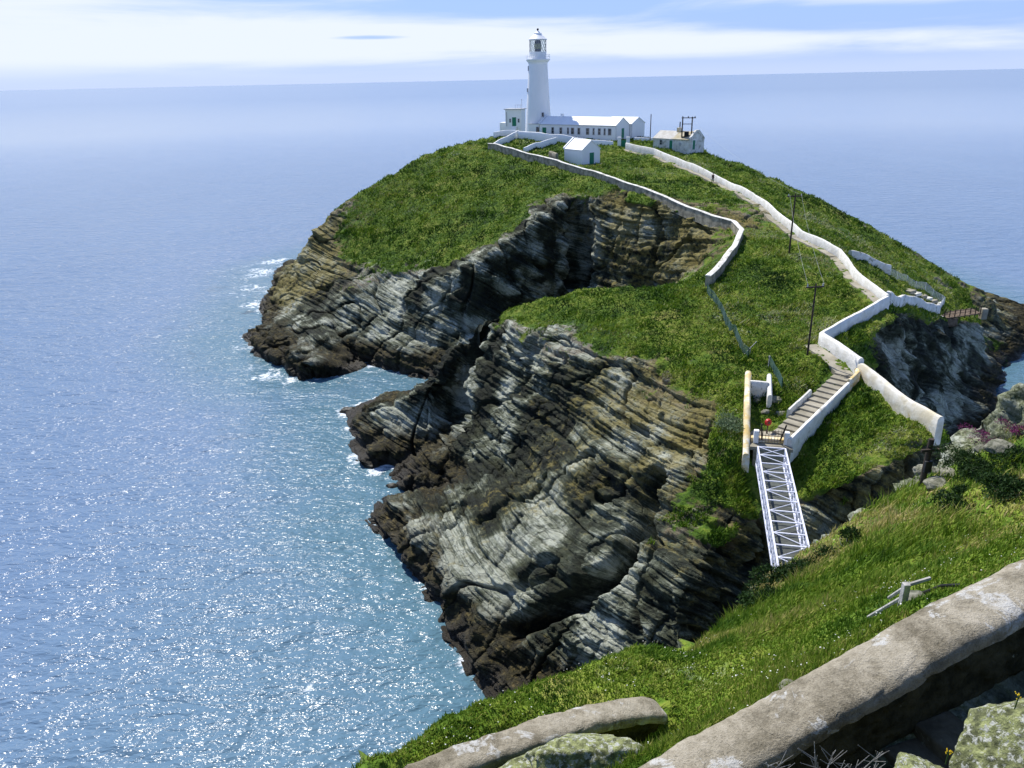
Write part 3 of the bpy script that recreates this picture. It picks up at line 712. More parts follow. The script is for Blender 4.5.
def resample(P, step):
    P = np.asarray(P, float); seg = np.linalg.norm(np.diff(P, axis=0), axis=1); c = np.concatenate([[0], np.cumsum(seg)])
    n = max(2, int(c[-1] / step) + 1); t = np.linspace(0, c[-1], n)
    # keep the corners
    t = np.unique(np.round(np.concatenate([t, c]), 4))
    t = t[np.concatenate([[True], np.diff(t) > step * .3])]
    return np.stack([np.interp(t, c, P[:, k]) for k in range(3)], 1)
def sweep(P, top, bottom, prof, jitter, seed, top_noise=.03):
    """wall body: cross-section prof (offset across, fraction 0 bottom..1 top) swept along P; returns MB in world space"""
    n = len(P); d = np.gradient(P[:, :2], axis=0); d /= np.linalg.norm(d, axis=1)[:, None] + 1e-9; nx = np.stack([d[:, 1], -d[:, 0]], 1)
    V = []
    for k in range(n):
        for a, fz in prof:
            z = bottom[k] + (top[k] - bottom[k]) * fz
            V.append((P[k, 0] + nx[k, 0] * a, P[k, 1] + nx[k, 1] * a, z))
    V = np.array(V)
    if jitter:
        V += np.stack([fbm(V, .9, 3, off=seed), fbm(V, .9, 3, off=seed + 50), fbm(V, .9, 3, off=seed + 90) * top_noise / jitter], 1) * jitter
    m = len(prof); Fc = []
    for k in range(n - 1):
        for j in range(m - 1): Fc.append((k * m + j, k * m + j + 1, (k + 1) * m + j + 1, (k + 1) * m + j))
    Fc += [tuple(range(m)), tuple(range((n - 1) * m, n * m))[::-1]]
    return MB().add(V, Fc)
def smooth1(v, k):
    v = np.asarray(v, float)
    for i in range(k):
        q = np.pad(v, 1, mode='edge'); v = (q[:-2] + q[1:-1] * 2 + q[2:]) / 4
    return v
def stone_wall(name, label, line_, height, thick, mat, cat='wall', cope=None, cope_mat=None, step=.7, jitter=.05, seed=1.0, zf=None, group=None, sm=6):
    P = resample(line_, step); zf = zf or island_z
    g = zf(P[:, 0], P[:, 1])
    h = np.interp(np.linspace(0, 1, len(P)), np.linspace(0, 1, len(height)), height) if hasattr(height, '__len__') else height
    gs = smooth1(g, sm); top = gs + h; bot = gs - .7
    t = thick / 2
    prof = [(-t, 0), (-t * .97, .55), (-t * .93, .90), (-t * .5, .985), (0, 1.0), (t * .5, .985), (t * .93, .90), (t * .97, .55), (t, 0)]
    if cope is None:
        o = sweep(P, top, bot, prof, jitter, seed).build(name, mat, None, True)
        return tag(o, label, cat, group)
    prof = [(-t, 0), (-t * .98, .6), (-t * .96, 1.0), (t * .96, 1.0), (t * .98, .6), (t, 0)]
    root = empty(name, (0, 0, 0), 0, label, cat, group)
    c = P[len(P) // 2]; root.location = (c[0], c[1], g[len(P) // 2])
    Pl = P - np.array(root.location); tl = top - root.location[2]; bl = bot - root.location[2]
    sweep(Pl, tl - cope, bl, prof, jitter, seed).build('wall_body', mat, root, True)
    tc = t + .06
    cp = [(-tc, 0), (-tc, .55), (-tc * .6, .93), (0, 1.0), (tc * .6, .93), (tc, .55), (tc, 0)]
    sweep(Pl, tl, tl - cope + .004, cp, jitter * .6, seed + 3).build('coping', cope_mat, root, True)
    return root
def Hat(p, py):
    lo, hi = -10.0, 60.0
    for _ in range(50):
        m_ = (lo + hi) / 2; v = np.array([p[0], p[1], p[2] + m_ - CZ]); y_ = 384 - F * (v @ _u) / (v @ _f)
        if y_ > py: lo = m_
        else: hi = m_
    return m_

# ------------------------------------------------------------------ lighthouse
def build_lighthouse():
    R = empty('lighthouse', (8.77, 225.0, 33.6), math.radians(-96), 'tall white round lighthouse tower with a glazed lantern on top', 'lighthouse')
    prof = [(3.75, 0), (3.62, 1.2), (3.42, 3.5), (3.22, 6.5), (3.0, 9.8), (2.8, 13.0), (2.62, 16.0), (2.52, 18.2)]
    MB().lathe(prof, n=48).build('tower', M['white'], R, True)
    MB().lathe([(2.53, 18.0), (2.62, 18.15), (2.62, 18.35), (2.95, 18.6), (3.0, 18.75), (3.25, 18.95), (3.25, 19.15), (2.2, 19.15)], n=48).build('gallery', M['white'], R, True)
    rail = MB()
    for z in (19.75, 20.25):
        for k in range(36):
            a, b = 2 * math.pi * k / 36, 2 * math.pi * (k + 1) / 36
            rail.tube((3.15 * math.cos(a), 3.15 * math.sin(a), z), (3.15 * math.cos(b), 3.15 * math.sin(b), z), .035, n=5)
    for k in range(18):
        a = 2 * math.pi * k / 18; rail.tube((3.15 * math.cos(a), 3.15 * math.sin(a), 19.15), (3.15 * math.cos(a), 3.15 * math.sin(a), 20.25), .035, n=5)
    rail.build('gallery_railing', M['white'], R)
    MB().lathe([(2.28, 19.15), (2.25, 20.75), (2.32, 20.8), (2.32, 20.95), (1.2, 20.95)], n=40).build('lantern_base', M['white'], R, True)
    MB().lathe([(2.16, 20.95), (2.16, 23.85)], n=40, cap=False).build('lantern_glass', M['glass'], R, True)
    bars = MB(); n = 16
    for k in range(n):
        for sgn in (1, -1):
            a = 2 * math.pi * k / n; b = 2 * math.pi * (k + sgn) / n
            q = [(2.2 * math.cos(a + (b - a) * t), 2.2 * math.sin(a + (b - a) * t), 20.95 + 1.45 * t) for t in (0, .5, 1)]
            bars.path(q, .038, 5)
            q = [(2.2 * math.cos(a + (b - a) * t), 2.2 * math.sin(a + (b - a) * t), 22.40 + 1.45 * t) for t in (0, .5, 1)]
            bars.path(q, .038, 5)
    bars.build('glazing_bars', M['bar_grey'], R)
    opt = MB().lathe([(.6, 20.96), (.82, 21.1), (.88, 21.5), (.90, 22.0), (.92, 22.5), (.88, 23.1), (.80, 23.6), (.5, 23.8)], n=24).build('lamp_optic', M['black_iron'], R, True)
    MB().lathe([(.70, 21.45), (.97, 21.7), (1.0, 22.3), (.97, 22.9), (.7, 23.15)], n=8).build('lens_panel', M['brass'], opt)
    MB().lathe([(2.42, 23.85), (2.42, 24.05), (2.25, 24.15), (1.75, 24.65), (1.15, 25.1), (1.0, 25.2), (1.0, 25.5), (.55, 25.75), (.25, 25.95), (.1, 26.1)], n=40).build('lantern_roof', M['white'], R, True)
    MB().lathe([(.05, 26.05), (.24, 26.2), (.3, 26.4), (.2, 26.62), (.05, 26.7)], n=16).build('vent_ball', M['black_iron'], R, True)
    # windows set into the wall, facing the camera side
    for ang, z, h in ((24, 5.3, .95), (-74, 11.5, .9), (-76, 16.9, 1.1)):
        r = float(np.interp(z, [p[1] for p in prof], [p[0] for p in prof])); a = math.radians(ang)
        fr = MB().box((0, 0, 0), (.30, .62, h + .12)).build('window', M['frame'], R, loc=(r * math.cos(a), r * math.sin(a), z)); fr.rotation_euler = (0, 0, a)
        MB().box((.11, 0, 0), (.16, .50, h)).build('pane', M['dark_glass'], fr)
    a = math.radians(-28)
    dr = MB().box((0, 0, 1.05), (.4, 1.1, 2.1)).build('door', M['green'], R, loc=(3.68 * math.cos(a), 3.68 * math.sin(a), .2)); dr.rotation_euler = (0, 0, a)
build_lighthouse()

def window(par, x, y, z, w_, h, rz=0.0, mat='frame', sash=True):
    fr = MB()
    t = .09
    fr.box((-w_ / 2, 0, 0), (t, .12, h)).box((w_ / 2, 0, 0), (t, .12, h)).box((0, 0, h / 2), (w_ + t, .12, t)).box((0, 0, -h / 2), (w_ + t, .16, t))
    if sash: fr.box((0, .01, 0), (w_ - t, .08, .07))
    o = fr.build('window', M[mat], par, loc=(x, y, z)); o.rotation_euler = (0, 0, rz)
    MB().box((0, .03, 0), (w_ - t, .03, h - t)).build('pane', M['dark_glass'], o)
    return o
def door(par, x, y, z, w_, h, rz=0.0, mat='green'):
    o = MB().box((0, 0, h / 2), (w_, .10, h)).build('door', M[mat], par, loc=(x, y, z)); o.rotation_euler = (0, 0, rz)
    MB().box((-w_ * .36, -.07, h * .48), (.06, .08, .14)).build('handle', M['black_iron'], o)
    fr = MB(); fr.box((-w_ / 2 - .06, 0, h / 2), (.12, .16, h)).box((w_ / 2 + .06, 0, h / 2), (.12, .16, h)).box((0, 0, h + .06), (w_ + .24, .16, .12))
    fr.build('door_frame', M['white'], o)
    return o
def gable_house(root, L, W, he, hr, wall, roof, over=.18, thick=.16, x0=0.0, y0=0.0, base=-1.2):
    """long side along +x, front at y0, back at y0+W"""
    MB().prism([(y0, base), (y0 + W, base), (y0 + W, he), (y0 + W / 2, hr), (y0, he)], 0, x0, x0 + L).build('wall', wall, root)
    k = (hr - he) / (W / 2); o = .02
    poly = [(y0 - over, he - over * k + o), (y0 + W / 2, hr + o), (y0 + W + over, he - over * k + o), (y0 + W + over, he - over * k + thick), (y0 + W / 2, hr + thick), (y0 - over, he - over * k + thick)]
    return MB().prism(poly, 0, x0 - .12, x0 + L + .12).build('roof', roof, root)

# ------------------------------------------------------------------ keepers' quarters: long white range under a white roof
_L = atz(529, 135.5, 33.6); _R = atz(615.5, 140.5, 33.1)
_ang = math.atan2(_R[1] - _L[1], _R[0] - _L[0]); _len = float(np.linalg.norm((_R - _L)[:2]))
def build_quarters():
    z0 = (_L[2] + _R[2]) / 2
    R = empty('keepers_quarters', (_L[0], _L[1], z0), _ang, 'long low white building with a row of windows and white roof beside the lighthouse', 'building')
    L, W, he, hr = _len, 6.4, 3.25, 5.0
    x0 = 3.6
    gable_house(R, L - x0, W, he, hr, M['white'], M['roof_white'], x0=x0)
    # raised gable coping at the tower end and a low porch in front of it
    cp = MB(); 
    for sgn in (0, 1):
        y1, y2 = (-.15, W / 2) if not sgn else (W + .15, W / 2)
        cp.prism([(y1, he + .12), (y2, hr + .28), (y2, hr + .5), (y1, he + .36)], 0, x0 - .25, x0 + .15)
    cp.build('gable_coping', M['white'], R)
    pr = MB().box((1.7, 1.6, 1.0), (3.4, 3.2, 4.4)).build('porch', M['white'], R); MB().box((1.7, 1.6, 3.27), (3.8, 3.6, .14)).build('porch_roof', M['frame'], pr)
    MB().box((3.05, -.03, 1.15), (.8, .14, 2.3)).build('doorway', M['dark_glass'], R)
    lay = [(537.5, 'w', .8), (544.5, 'd', 1.3), (552.7, 'w', .75), (560.8, 'w', .75), (568, 'w', .5), (572.5, 'w', .9), (578.8, 'w', .75), (587.5, 'w', .9), (593.5, 'w', .5), (599.2, 'w', .75), (604.5, 'w', .5), (609.5, 'w', .9)]
    for px, k, ww in lay:
        t = (px - 529) / (615.5 - 529); wgt = t * 218.8 / (218.8 * t + 201.5 * (1 - t)) if False else t
        # perspective: equal picture steps are longer where the wall is farther
        d1, d2 = 218.8, 201.5; s_ = t * d1 / (t * d1 + (1 - t) * d2); x = s_ * L
        if k == 'w': window(R, x, -.03, 1.75, ww, 1.55)
        else: door(R, x, -.03, .15, ww, 2.3)
    e = door(R, L + .03, W * .50, .2, 1.25, 2.3, math.pi / 2); 
    MB().box((L * .32, W * .5, hr + .35), (.7, .6, .9)).build('chimney', M['white'], R)
    MB().tube((L + .04, .05, 0), (L + .04, .05, he), .05).build('drainpipe', M['frame'], R)
    MB().box((x0 + (L - x0) / 2, -.2, he - .05), (L - x0, .12, .12)).build('gutter', M['frame'], R)
    # second, higher gabled block behind
    a = Matrix.Rotation(_ang, 3, 'Z') @ Vector((L - 7.5, W + .25, 0))
    B = empty('store_block', (_L[0] + a.x, _L[1] + a.y, z0), _ang, 'plain white gabled block close behind the long building, right of its gable end', 'building')
    gable_house(B, 8.0, 6.6, 3.3, 4.75, M['white'], M['roof_white'])
    MB().tube((8.05, .15, 0), (8.05, .15, 3.2), .05).build('drainpipe', M['frame'], B)
build_quarters()

# ------------------------------------------------------------------ fog-signal block left of the tower
def build_block():
    c = atz(513, 131, 33.6)
    R = empty('engine_house', (c[0], c[1], 33.2), math.radians(-16), 'small square white block with flat roof and green door, left of the lighthouse', 'building')
    MB().box((0, 3.0, 2.6), (4.8, 5.0, 7.6)).build('wall', M['white'], R)
    MB().box((0, 3.0, 6.5), (5.6, 5.8, .22)).build('roof', M['frame'], R)
    MB().box((-2.03, .47, 3.7), (.22, .1, 4.0)).build('pilaster', M['frame'], R)
    MB().box((-3.3, 3.5, .9), (2.4, 4.0, 3.6)).build('annex', M['white'], R)
    door(R, .3, .46, 1.75, 1.25, 2.5)
    window(R, -.95, .46, 3.3, .45, 1.0); window(R, 1.65, .46, 3.3, .45, 1.0)
    st = MB()
    for k in range(7): st.box((.3, .2 - k * .3, 1.75 - .12 - k * .25 - .7), (1.6, .34, .25 + 1.4))
    st.build('front_steps', M['white'], R)
    rl = MB()
    for x in (.2, 1.0, 1.8): rl.tube((x, 2.2, 6.6), (x, 2.2, 7.7), .04)
    rl.tube((.2, 2.2, 7.6), (2.4, 2.2, 7.6), .04); rl.tube((2.2, 2.2, 6.6), (2.2, 2.2, 9.2), .05); rl.tube((1.9, 2.2, 9.0), (2.5, 2.2, 9.0), .05)
    rl.build('aerial', M['frame'], R)
    return R
build_block()

# ------------------------------------------------------------------ white shed below the yard
def build_shed():
    s2 = atslope(582, 165.5); 
    R = empty('white_shed', (s2[0], s2[1], s2[2] - .1), math.radians(-57), 'small white shed with pitched roof and green door below the lighthouse yard', 'shed')
    # long side runs from the near corner back to the left: local -x
    L, W, he, hr = 6.4, 5.0, 3.3, 5.2
    gable_house(R, L, W, he, hr, M['white'], M['roof_white'], x0=-L)
    door(R, .05, W * .52, .25, 1.25, 2.4, math.pi / 2)
    MB().box((.45, W * .5, .05), (.9, W * 1.05, .5)).build('doorstep', M['net'], R)
    cp = MB()
    for y1, y2 in ((-.2, W / 2), (W + .2, W / 2)): cp.prism([(y1, he + .05), (y2, hr + .18), (y2, hr + .38), (y1, he + .25)], 0, -L - .2, -L + .15)
    cp.build('gable_coping', M['white'], R)
build_shed()
tag(stone_wall('pier_wall', 'short rough brown stone wall left of the white shed', np.array([atslope(550, 161), atslope(557, 163)]), 2.0, .8, M['stone_wall'], seed=12), None)

# ------------------------------------------------------------------ stone cottage on the right of the plateau
def build_cottage():
    a = atslope(653, 146.5); c = atslope(689.5, 152)
    ang = math.atan2(c[1] - a[1], c[0] - a[0]); L = float(np.linalg.norm((c - a)[:2]))
    R = empty('stone_cottage', (a[0], a[1], (a[2] + c[2]) / 2), ang, 'low rubble cottage with lichened roof and teal doors on the right of the plateau', 'cottage')
    W, he, hr = 5.4, 2.3, 3.85
    gable_house(R, L * .52, W, he, hr, M['limewash_dirty'], M['roof_lichen'])
    w2 = MB().prism([(.0, -1.2), (W, -1.2), (W, he), (W / 2, hr), (0, he)], 0, L * .52 + .004, L); w2.build('wall', M['limewash_dirty'], R)
    k = (hr - he) / (W / 2)
    MB().prism([(-.2, he - .2 * k + .02), (W / 2, hr + .02), (W + .2, he - .2 * k + .02), (W + .2, he - .2 * k + .2), (W / 2, hr + .2), (-.2, he - .2 * k + .2)], 0, L * .52 + .14, L - .25).build('roof', M['roof_ochre'], R)
    MB().prism([(-.1, he - .1), (W / 2, hr + .1), (W + .1, he - .1), (W + .1, he + .25), (W / 2 + .6, hr + .55), (W / 2 - .6, hr + .55), (-.1, he + .25)], 0, L - .5, L + .05).build('gable_coping', M['limewash_dirty'], R)
    ch = MB().box((L * .52, W / 2, hr + .35), (1.1, .9, 1.1)).build('chimney', M['ochre_render'], R)
    MB().tube((L * .52, W / 2, hr + .85), (L * .52, W / 2, hr + 2.2), .13).build('chimney_pipe', M['black_iron'], ch)
    window(R, L * .22, -.03, 1.45, .7, 1.1)
    door(R, L * .50, -.04, .1, .95, 1.95); door(R, L + .04, W * .25, .1, 1.0, 2.1, math.pi / 2)
    MB().box((L * .74, -.04, 1.3), (.5, .1, .6)).build('vent_panel', M['frame'], R)
build_cottage()

# ------------------------------------------------------------------ walls on the island
PX = lambda pts, z='P': np.array([atslope(a, b) if z == 'P' else atz(a, b, z) for a, b in pts])
stone_wall('boundary_wall', 'long curving grey stone wall with a pale top along the edge of the cove', LEFT_WALL, [1.6, 1.6, 1.4, 1.3, 1.2, 1.3, 1.4, 1.4, 1.4], .6, M['stone_wall'], cope=.13, cope_mat=M['limewash_dirty'], seed=2, jitter=.035, sm=14)
stone_wall('path_wall', 'long whitewashed wall running down the island beside the path', RIGHT_WALL, [1.6, 1.5, 1.35, 1.3, 1.3, 1.3], .46, M['limewash'], seed=5, jitter=.03, sm=16)
stone_wall('corner_wall', 'white wall with a sharp bend at the lip of the dark chasm', GUT_WALL[:4], [1.4, 1.2, 1.3, 1.4], .6, M['limewash'], seed=7, jitter=.03, sm=14)
stone_wall('end_wall', 'stained white wall ending at the chasm lip beyond the footbridge', GUT_WALL[3:], [1.4, 1.45, 1.6, 1.9], .65, M['limewash_mid'], cope=None, seed=9, jitter=.03, sm=14)
stone_wall('landing_wall', 'patchy white wall stepping down to the landing stage', LANDING_WALL, [1.5, 1.4, 1.5], .7, M['limewash_dirty'], seed=13)
stone_wall('yard_wall', 'white wall in front of the courtyard below the square block', PX([(491, 148), (512, 140), (519, 137.5)]), [1.1, 1.6, 1.9], .5, M['white'], seed=15, jitter=.015)
stone_wall('courtyard_wall', 'long white courtyard wall below the windows of the long building', PX([(519, 139), (545, 142.5), (566, 144), (600, 146.5), (613, 147)]), [2.0, 2.2, 1.9, 1.4, 1.2], .5, M['white'], seed=17, jitter=.015)
stone_wall('garden_wall', 'low white garden wall sloping towards the white shed', PX([(524, 153.5), (540, 148.5), (556, 144.5)]), [1.2, 1.5, 1.6], .5, M['white'], seed=19, jitter=.015)
stone_wall('terrace_wall', 'low white terrace wall left of the courtyard', PX([(494, 138), (504, 136.5), (517, 136)]), [1.4, 1.5, 1.5], .5, M['white'], seed=21, jitter=.015)
stone_wall('back_wall', 'low white wall joining the cottage to the long building', PX([(634, 140.5), (645, 139.5), (653, 139.5)]), [.8, .8, .8], .5, M['white'], seed=23, jitter=.015)
def gate(px1, px2, y, h):
    a, b = atslope(px1, y), atslope(px2, y); mid = (a + b) / 2; wd = float(np.linalg.norm((b - a)[:2])); ang = math.atan2(b[1] - a[1], b[0] - a[0])
    R = empty('yard_gate', (mid[0], mid[1], float(island_z(mid[0], mid[1])[0])), ang, 'dark green yard gate at the top of the white path wall', 'gate')
    MB().box((0, 0, h / 2), (wd, .1, h)).build('gate_leaf', M['green'], R)
    for s_ in (-1, 1): MB().box((s_ * (wd / 2 + .45), 0, h / 2 + .2), (.85, .85, h + 1.2)).build('gate_pillar', M['white'], R, bevel=.03)
gate(621, 626, 146.5, 1.5)

# ------------------------------------------------------------------ path beside the white wall, with steps
def ribbon(name, line_, offs, width, mat, kind='structure', lift=.10):
    P = resample(line_, .8); d = np.gradient(P[:, :2], axis=0); d /= np.linalg.norm(d, axis=1)[:, None]; nx = np.stack([d[:, 1], -d[:, 0]], 1)
    V = []; 
    c = P[:, :2] + nx * offs; zc = smooth1(island_z(c[:, 0], c[:, 1]), 4) + lift
    for k in range(len(P)):
        for a in (-width / 2, width / 2): V.append((c[k, 0] + nx[k, 0] * a, c[k, 1] + nx[k, 1] * a, zc[k] + .05))
        for a in (width / 2, -width / 2): V.append((c[k, 0] + nx[k, 0] * a, c[k, 1] + nx[k, 1] * a, zc[k] - .8))
    Fc = []
    for k in range(len(P) - 1):
        for j in range(4): Fc.append((k * 4 + j, k * 4 + (j + 1) % 4, (k + 1) * 4 + (j + 1) % 4, (k + 1) * 4 + j))
    o = MB().add(V, Fc).build(name, mat); o['kind'] = kind
    return o
ribbon('path', RIGHT_WALL[:], .80, .95, M['concrete'])
ribbon('path', GUT_WALL[2:4], 1.15, 1.5, M['concrete'])
# ------------------------------------------------------------------ power poles
def pole(name, px, py, h, label, arms=1, arm_len=1.6, rad=.13, rz=0.0, z=None, group=None, zf=None):
    p = atslope(px, py) if z is None else z
    gz = float((zf or island_z)(p[0], p[1])[0])
    R = empty(name, (p[0], p[1], gz), rz, label, 'pole', group)
    MB().tube((0, 0, -.8), (0, 0, h), rad, rad * .75, 10).build('post', M['dark_wood'], R, True)
    for k in range(arms):
        a = MB().box((0, .13, h - .35 - k * .9), (arm_len, .12, .14)).build('cross_arm', M['grey_wood'] if arms > 0 and name == 'pole' else M['dark_wood'], R)
        for s_ in (-1, 1): MB().tube((s_ * arm_len * .42, .13, h - .28 - k * .9), (s_ * arm_len * .42, .13, h - .02 - k * .9), .07, .05, 8).build('insulator', M['frame'], a)
    return R, np.array([p[0], p[1], gz + h - .05])
_pA, tA = pole('power_pole', 789, 254, 8.3, 'brown power pole with a cross arm beside the bend of the white path wall', 1, 2.2, rz=.1)
_pB, tB = pole('power_pole', 807, 358, 7.3, 'slim power pole on the grass above the footbridge stairs', 1, 1.9, .11, rz=.15)
_pC, tC = pole('bare_pole', 650, 141, 6.6, 'bare dark pole between the long building and the cottage', 0, 1, .13)
def h_pole():
    a = atslope(682, 149); b = atslope(689.5, 152); m_ = (a + b) / 2; ang = math.atan2(b[1] - a[1], b[0] - a[0]); wd = 2.2
    R = empty('transformer_poles', (m_[0], m_[1], float(island_z(m_[0], m_[1])[0])), -.35, 'pair of dark poles carrying a transformer in front of the cottage', 'pole')
    for s_ in (-1, 1): MB().tube((s_ * wd / 2, 0, -.8), (s_ * wd / 2, 0, 8.0), .17, .14, 10).build('post', M['dark_wood'], R, True)
    MB().box((.3, -.16, 7.75), (3.3, .14, .18)).build('cross_arm', M['dark_wood'], R)
    MB().box((0, -.16, 6.4), (2.2, .12, .14)).build('brace', M['dark_wood'], R)
    for x in (-1.1, .2, 1.7): MB().tube((x, -.16, 7.85), (x, -.16, 8.15), .12, .08, 8).build('insulator', M['black_iron'], R)
    MB().box((0, -.16, 3.55), (2.3, .3, .18)).build('bearer', M['dark_wood'], R)
    t = MB().box((0, -.16, 4.2), (1.0, .8, 1.1)).build('transformer', M['black_iron'], R, bevel=.05)
    fins = MB()
    for k in range(6): fins.box((-.4 + k * .16, -.62, 4.2), (.05, .16, .8))
    fins.build('cooling_fin', M['black_iron'], t)
    return np.array([m_[0], m_[1], R.location[2] + 7.9])
tH = h_pole()
def wire(a, b, sag, name='power_cable', label=None, dx=(0, 0, 0)):
    q = []
    for t in np.linspace(0, 1, 24):
        p = a + (b - a) * t + np.array(dx); q.append((p[0], p[1], p[2] - sag * 4 * t * (1 - t)))
    tag(MB().path(q, .010, 5).build(name, M['wire']), label, 'cable')
wire(tH, tA, 1.2, label='thin cable from the transformer poles down to the pole by the path wall', dx=(.5, 0, 0))
wire(tA, tB, .7, label='left cable of the pair between the two poles on the grass', dx=(-.8, 0, 0))
wire(tA, tB, .7, label='right cable of the pair between the two poles on the grass', dx=(.8, 0, 0))

# ------------------------------------------------------------------ footbridge
BZ = 18.2
ABUT = atz(771, 443, 18.5)                       # middle of the far abutment's beam
BFAR = atz(771.5, 449, BZ + 1.5); BDIR = None
def bridge_frame():
    a = (atz(758, 448, BZ + 1.5) + atz(785, 449, BZ + 1.5)) / 2       # far end, top chords
    b = (atz(776.5, 554, BZ + 1.5) + atz(805, 534, BZ + 1.5)) / 2
    return a, b
_ba, _bb = bridge_frame()
_bd = (_bb - _ba); _bd[2] = 0; _bl = float(np.linalg.norm(_bd)); _bd /= _bl
_bw = float(np.linalg.norm((atz(785, 449, BZ + 1.5) - atz(758, 448, BZ + 1.5))[:2]))
def build_bridge():
    Lb = 29.0; W = _bw; h = 1.55; rz = math.atan2(_bd[1], _bd[0])
    R = empty('footbridge', (_ba[0], _ba[1], BZ), rz, 'narrow white lattice footbridge crossing the chasm to the island', 'footbridge')
    n = 20; q = Lb / n
    for s_ in (-1, 1):
        y = s_ * W / 2
        ch = MB().box((Lb / 2, y, h), (Lb, .11, .13)).box((Lb / 2, y, 0), (Lb, .11, .15)).box((Lb / 2, y, h * .5), (Lb, .05, .05))
        ch.build('side_chord', M['alu'], R)
        lt = MB()
        for k in range(n + 1): lt.box((k * q, y, h / 2), (.07, .07, h))
        for k in range(n):
            x0, x1 = k * q, (k + 1) * q
            lt.tube((x0, y, .05), (x1, y, h - .05), .03, n=6); lt.tube((x0, y, h - .05), (x1, y, .05), .03, n=6)
        for k in range(n * 2): lt.box(((k + .5) * q / 2, y + s_ * .03, h * .42), (.03, .03, h * .8))
        lt.build('side_lattice', M['alu'], R)
    tb = MB()
    for k in range(0, n + 1): tb.box((k * q, 0, h + .02), (.08, W - .1, .07))
    for k in range(n):
        a, b = (-1, 1) if k % 2 else (1, -1)
        tb.tube((k * q, a * (W / 2 - .05), h + .02), ((k + 1) * q, b * (W / 2 - .05), h + .02), .03, n=6)
        if k == 0: tb.tube((0, b * (W / 2 - .05), h + .02), (q, a * (W / 2 - .05), h + .02), .03, n=6)
    tb.build('top_bracing', M['alu'], R)
    d = MB()
    for k in range(int(Lb / .25)): d.box((k * .25 + .12, 0, .02), (.235, W - .25, .06))
    d.build('deck', M['deck'], R)
build_bridge()

def build_abutment():
    c = ABUT; rz = math.atan2(_bd[1], _bd[0]) + math.pi / 2       # local x across the bridge, -y towards the island
    R = empty('bridge_abutment', (c[0], c[1], BZ), rz, 'stone bridge abutment with a cream beam and gate posts at the island end', 'abutment')
    sx = 1 if math.cos(rz) > 0 else -1
    MB().box((0, .9, -3.6), (2.9, 3.4, 7.0)).build('pier', M['stone_wall'], R)
    MB().box((0, 1.0, .0), (3.5, 3.4, .32)).build('landing_slab', M['concrete'], R, bevel=.03)
    MB().box((0, .5, .38), (3.3, .55, .40)).build('threshold_beam', M['ochre_render'], R, bevel=.04)
    for s_ in (-1, 1):
        g = MB().box((s_ * 1.25, .2, .75), (.42, .42, 1.15)).build('gate_post', M['white'], R, bevel=.03)
        MB().tube((s_ * .75, .2, .5), (s_ * 1.0, -.6, 2.3), .07, n=8).build('gate_stay', M['dark_wood'], g)
    gt = MB()
    for z in (.55, 1.0, 1.45): gt.tube((-1.0, -.1, z), (1.0, -.1, z), .03, n=6)
    for k in range(9): gt.tube((-1.0 + k * .25, -.1, .4), (-1.0 + k * .25, -.1, 1.6), .02, n=6)
    gt.build('gate', M['rust'], R)
    MB().tube((-1.75, .9, .2), (-2.5, 2.6, -4.6), .14, n=8).build('raking_strut', M['limewash'], R)
build_abutment()

# ------------------------------------------------------------------ small yard and stairs behind the bridge
def wpts(*p): return np.array([atslope(a, b, o) for a, b, o in p])
stone_wall('yard_side_wall', 'cream plastered wall along the left of the yard behind the footbridge', wpts((748, 376, 0), (747.5, 408, 0), (748.5, 434, 0)), [1.0, 1.05, 1.1], .6, M['ochre_render'], jitter=.03, seed=31)
stone_wall('yard_back_wall', 'short pale stone wall across the back of the yard behind the footbridge', wpts((750, 384, 0), (768, 386, 0)), [1.2, 1.2], .5, M['limewash_dirty'], jitter=.03, seed=33)
stone_wall('yard_return_wall', 'short white return wall between the yard and the grass slope', wpts((769, 379, 0), (770, 397, -.3)), [1.1, 1.0], .45, M['limewash'], jitter=.03, seed=35)
STAIR_A = atslope(848, 374); STAIR_B = np.array([ABUT[0] + .75, ABUT[1] + .6, BZ + .2])
def build_stairs():
    a, b = STAIR_A, STAIR_B; d = (a - b)[:2]; L = float(np.linalg.norm(d)); rz = math.atan2(d[1], d[0]); n = 15; H_ = a[2] - b[2] + .15
    R = empty('stone_stairs', (b[0], b[1], b[2]), rz, 'flight of pale stone stairs climbing from the footbridge to the path', 'stairs')
    for k in range(n):
        MB().box(((k + .5) * L / n, .0, (k + 1) * H_ / n - .45), (L / n + .03, 1.9, .9)).build('step', M['concrete'], R, bevel=.03)
    return R
build_stairs()
_sd = (STAIR_A - STAIR_B); _sd[2] = 0; _sd /= np.linalg.norm(_sd); _sn = np.array([_sd[1], -_sd[0], 0])
_lin = lambda offs, t0, t1: np.array([STAIR_B + (STAIR_A - STAIR_B) * t + _sn * offs for t in np.linspace(t0, t1, 12)])
def ramp_wall(name, label, P, h, thick, mat, seed):
    P = resample(P, .5); top = P[:, 2] + h; bot = P[:, 2] - 1.6; t = thick / 2
    prof = [(-t, 0), (-t, .6), (-t * .95, .93), (-t * .5, .99), (0, 1), (t * .5, .99), (t * .95, .93), (t, .6), (t, 0)]
    return tag(sweep(P, top, bot, prof, .025, seed).build(name, mat, None, True), label, 'wall')
ramp_wall('stair_wall', 'white sloping parapet on the right of the stone stairs', _lin(1.2, -.02, .80), .75, .45, M['limewash'], 41)
ramp_wall('stair_wall', 'ochre stained upper end of the stair parapet joining the bend of the white wall', np.array([STAIR_B + (STAIR_A - STAIR_B) * t + _sn * 1.2 for t in (.81, .95)] + [GUT_WALL[3] + np.array([-.3, 0, -.2])]), .95, .45, M['ochre_render'], 43)
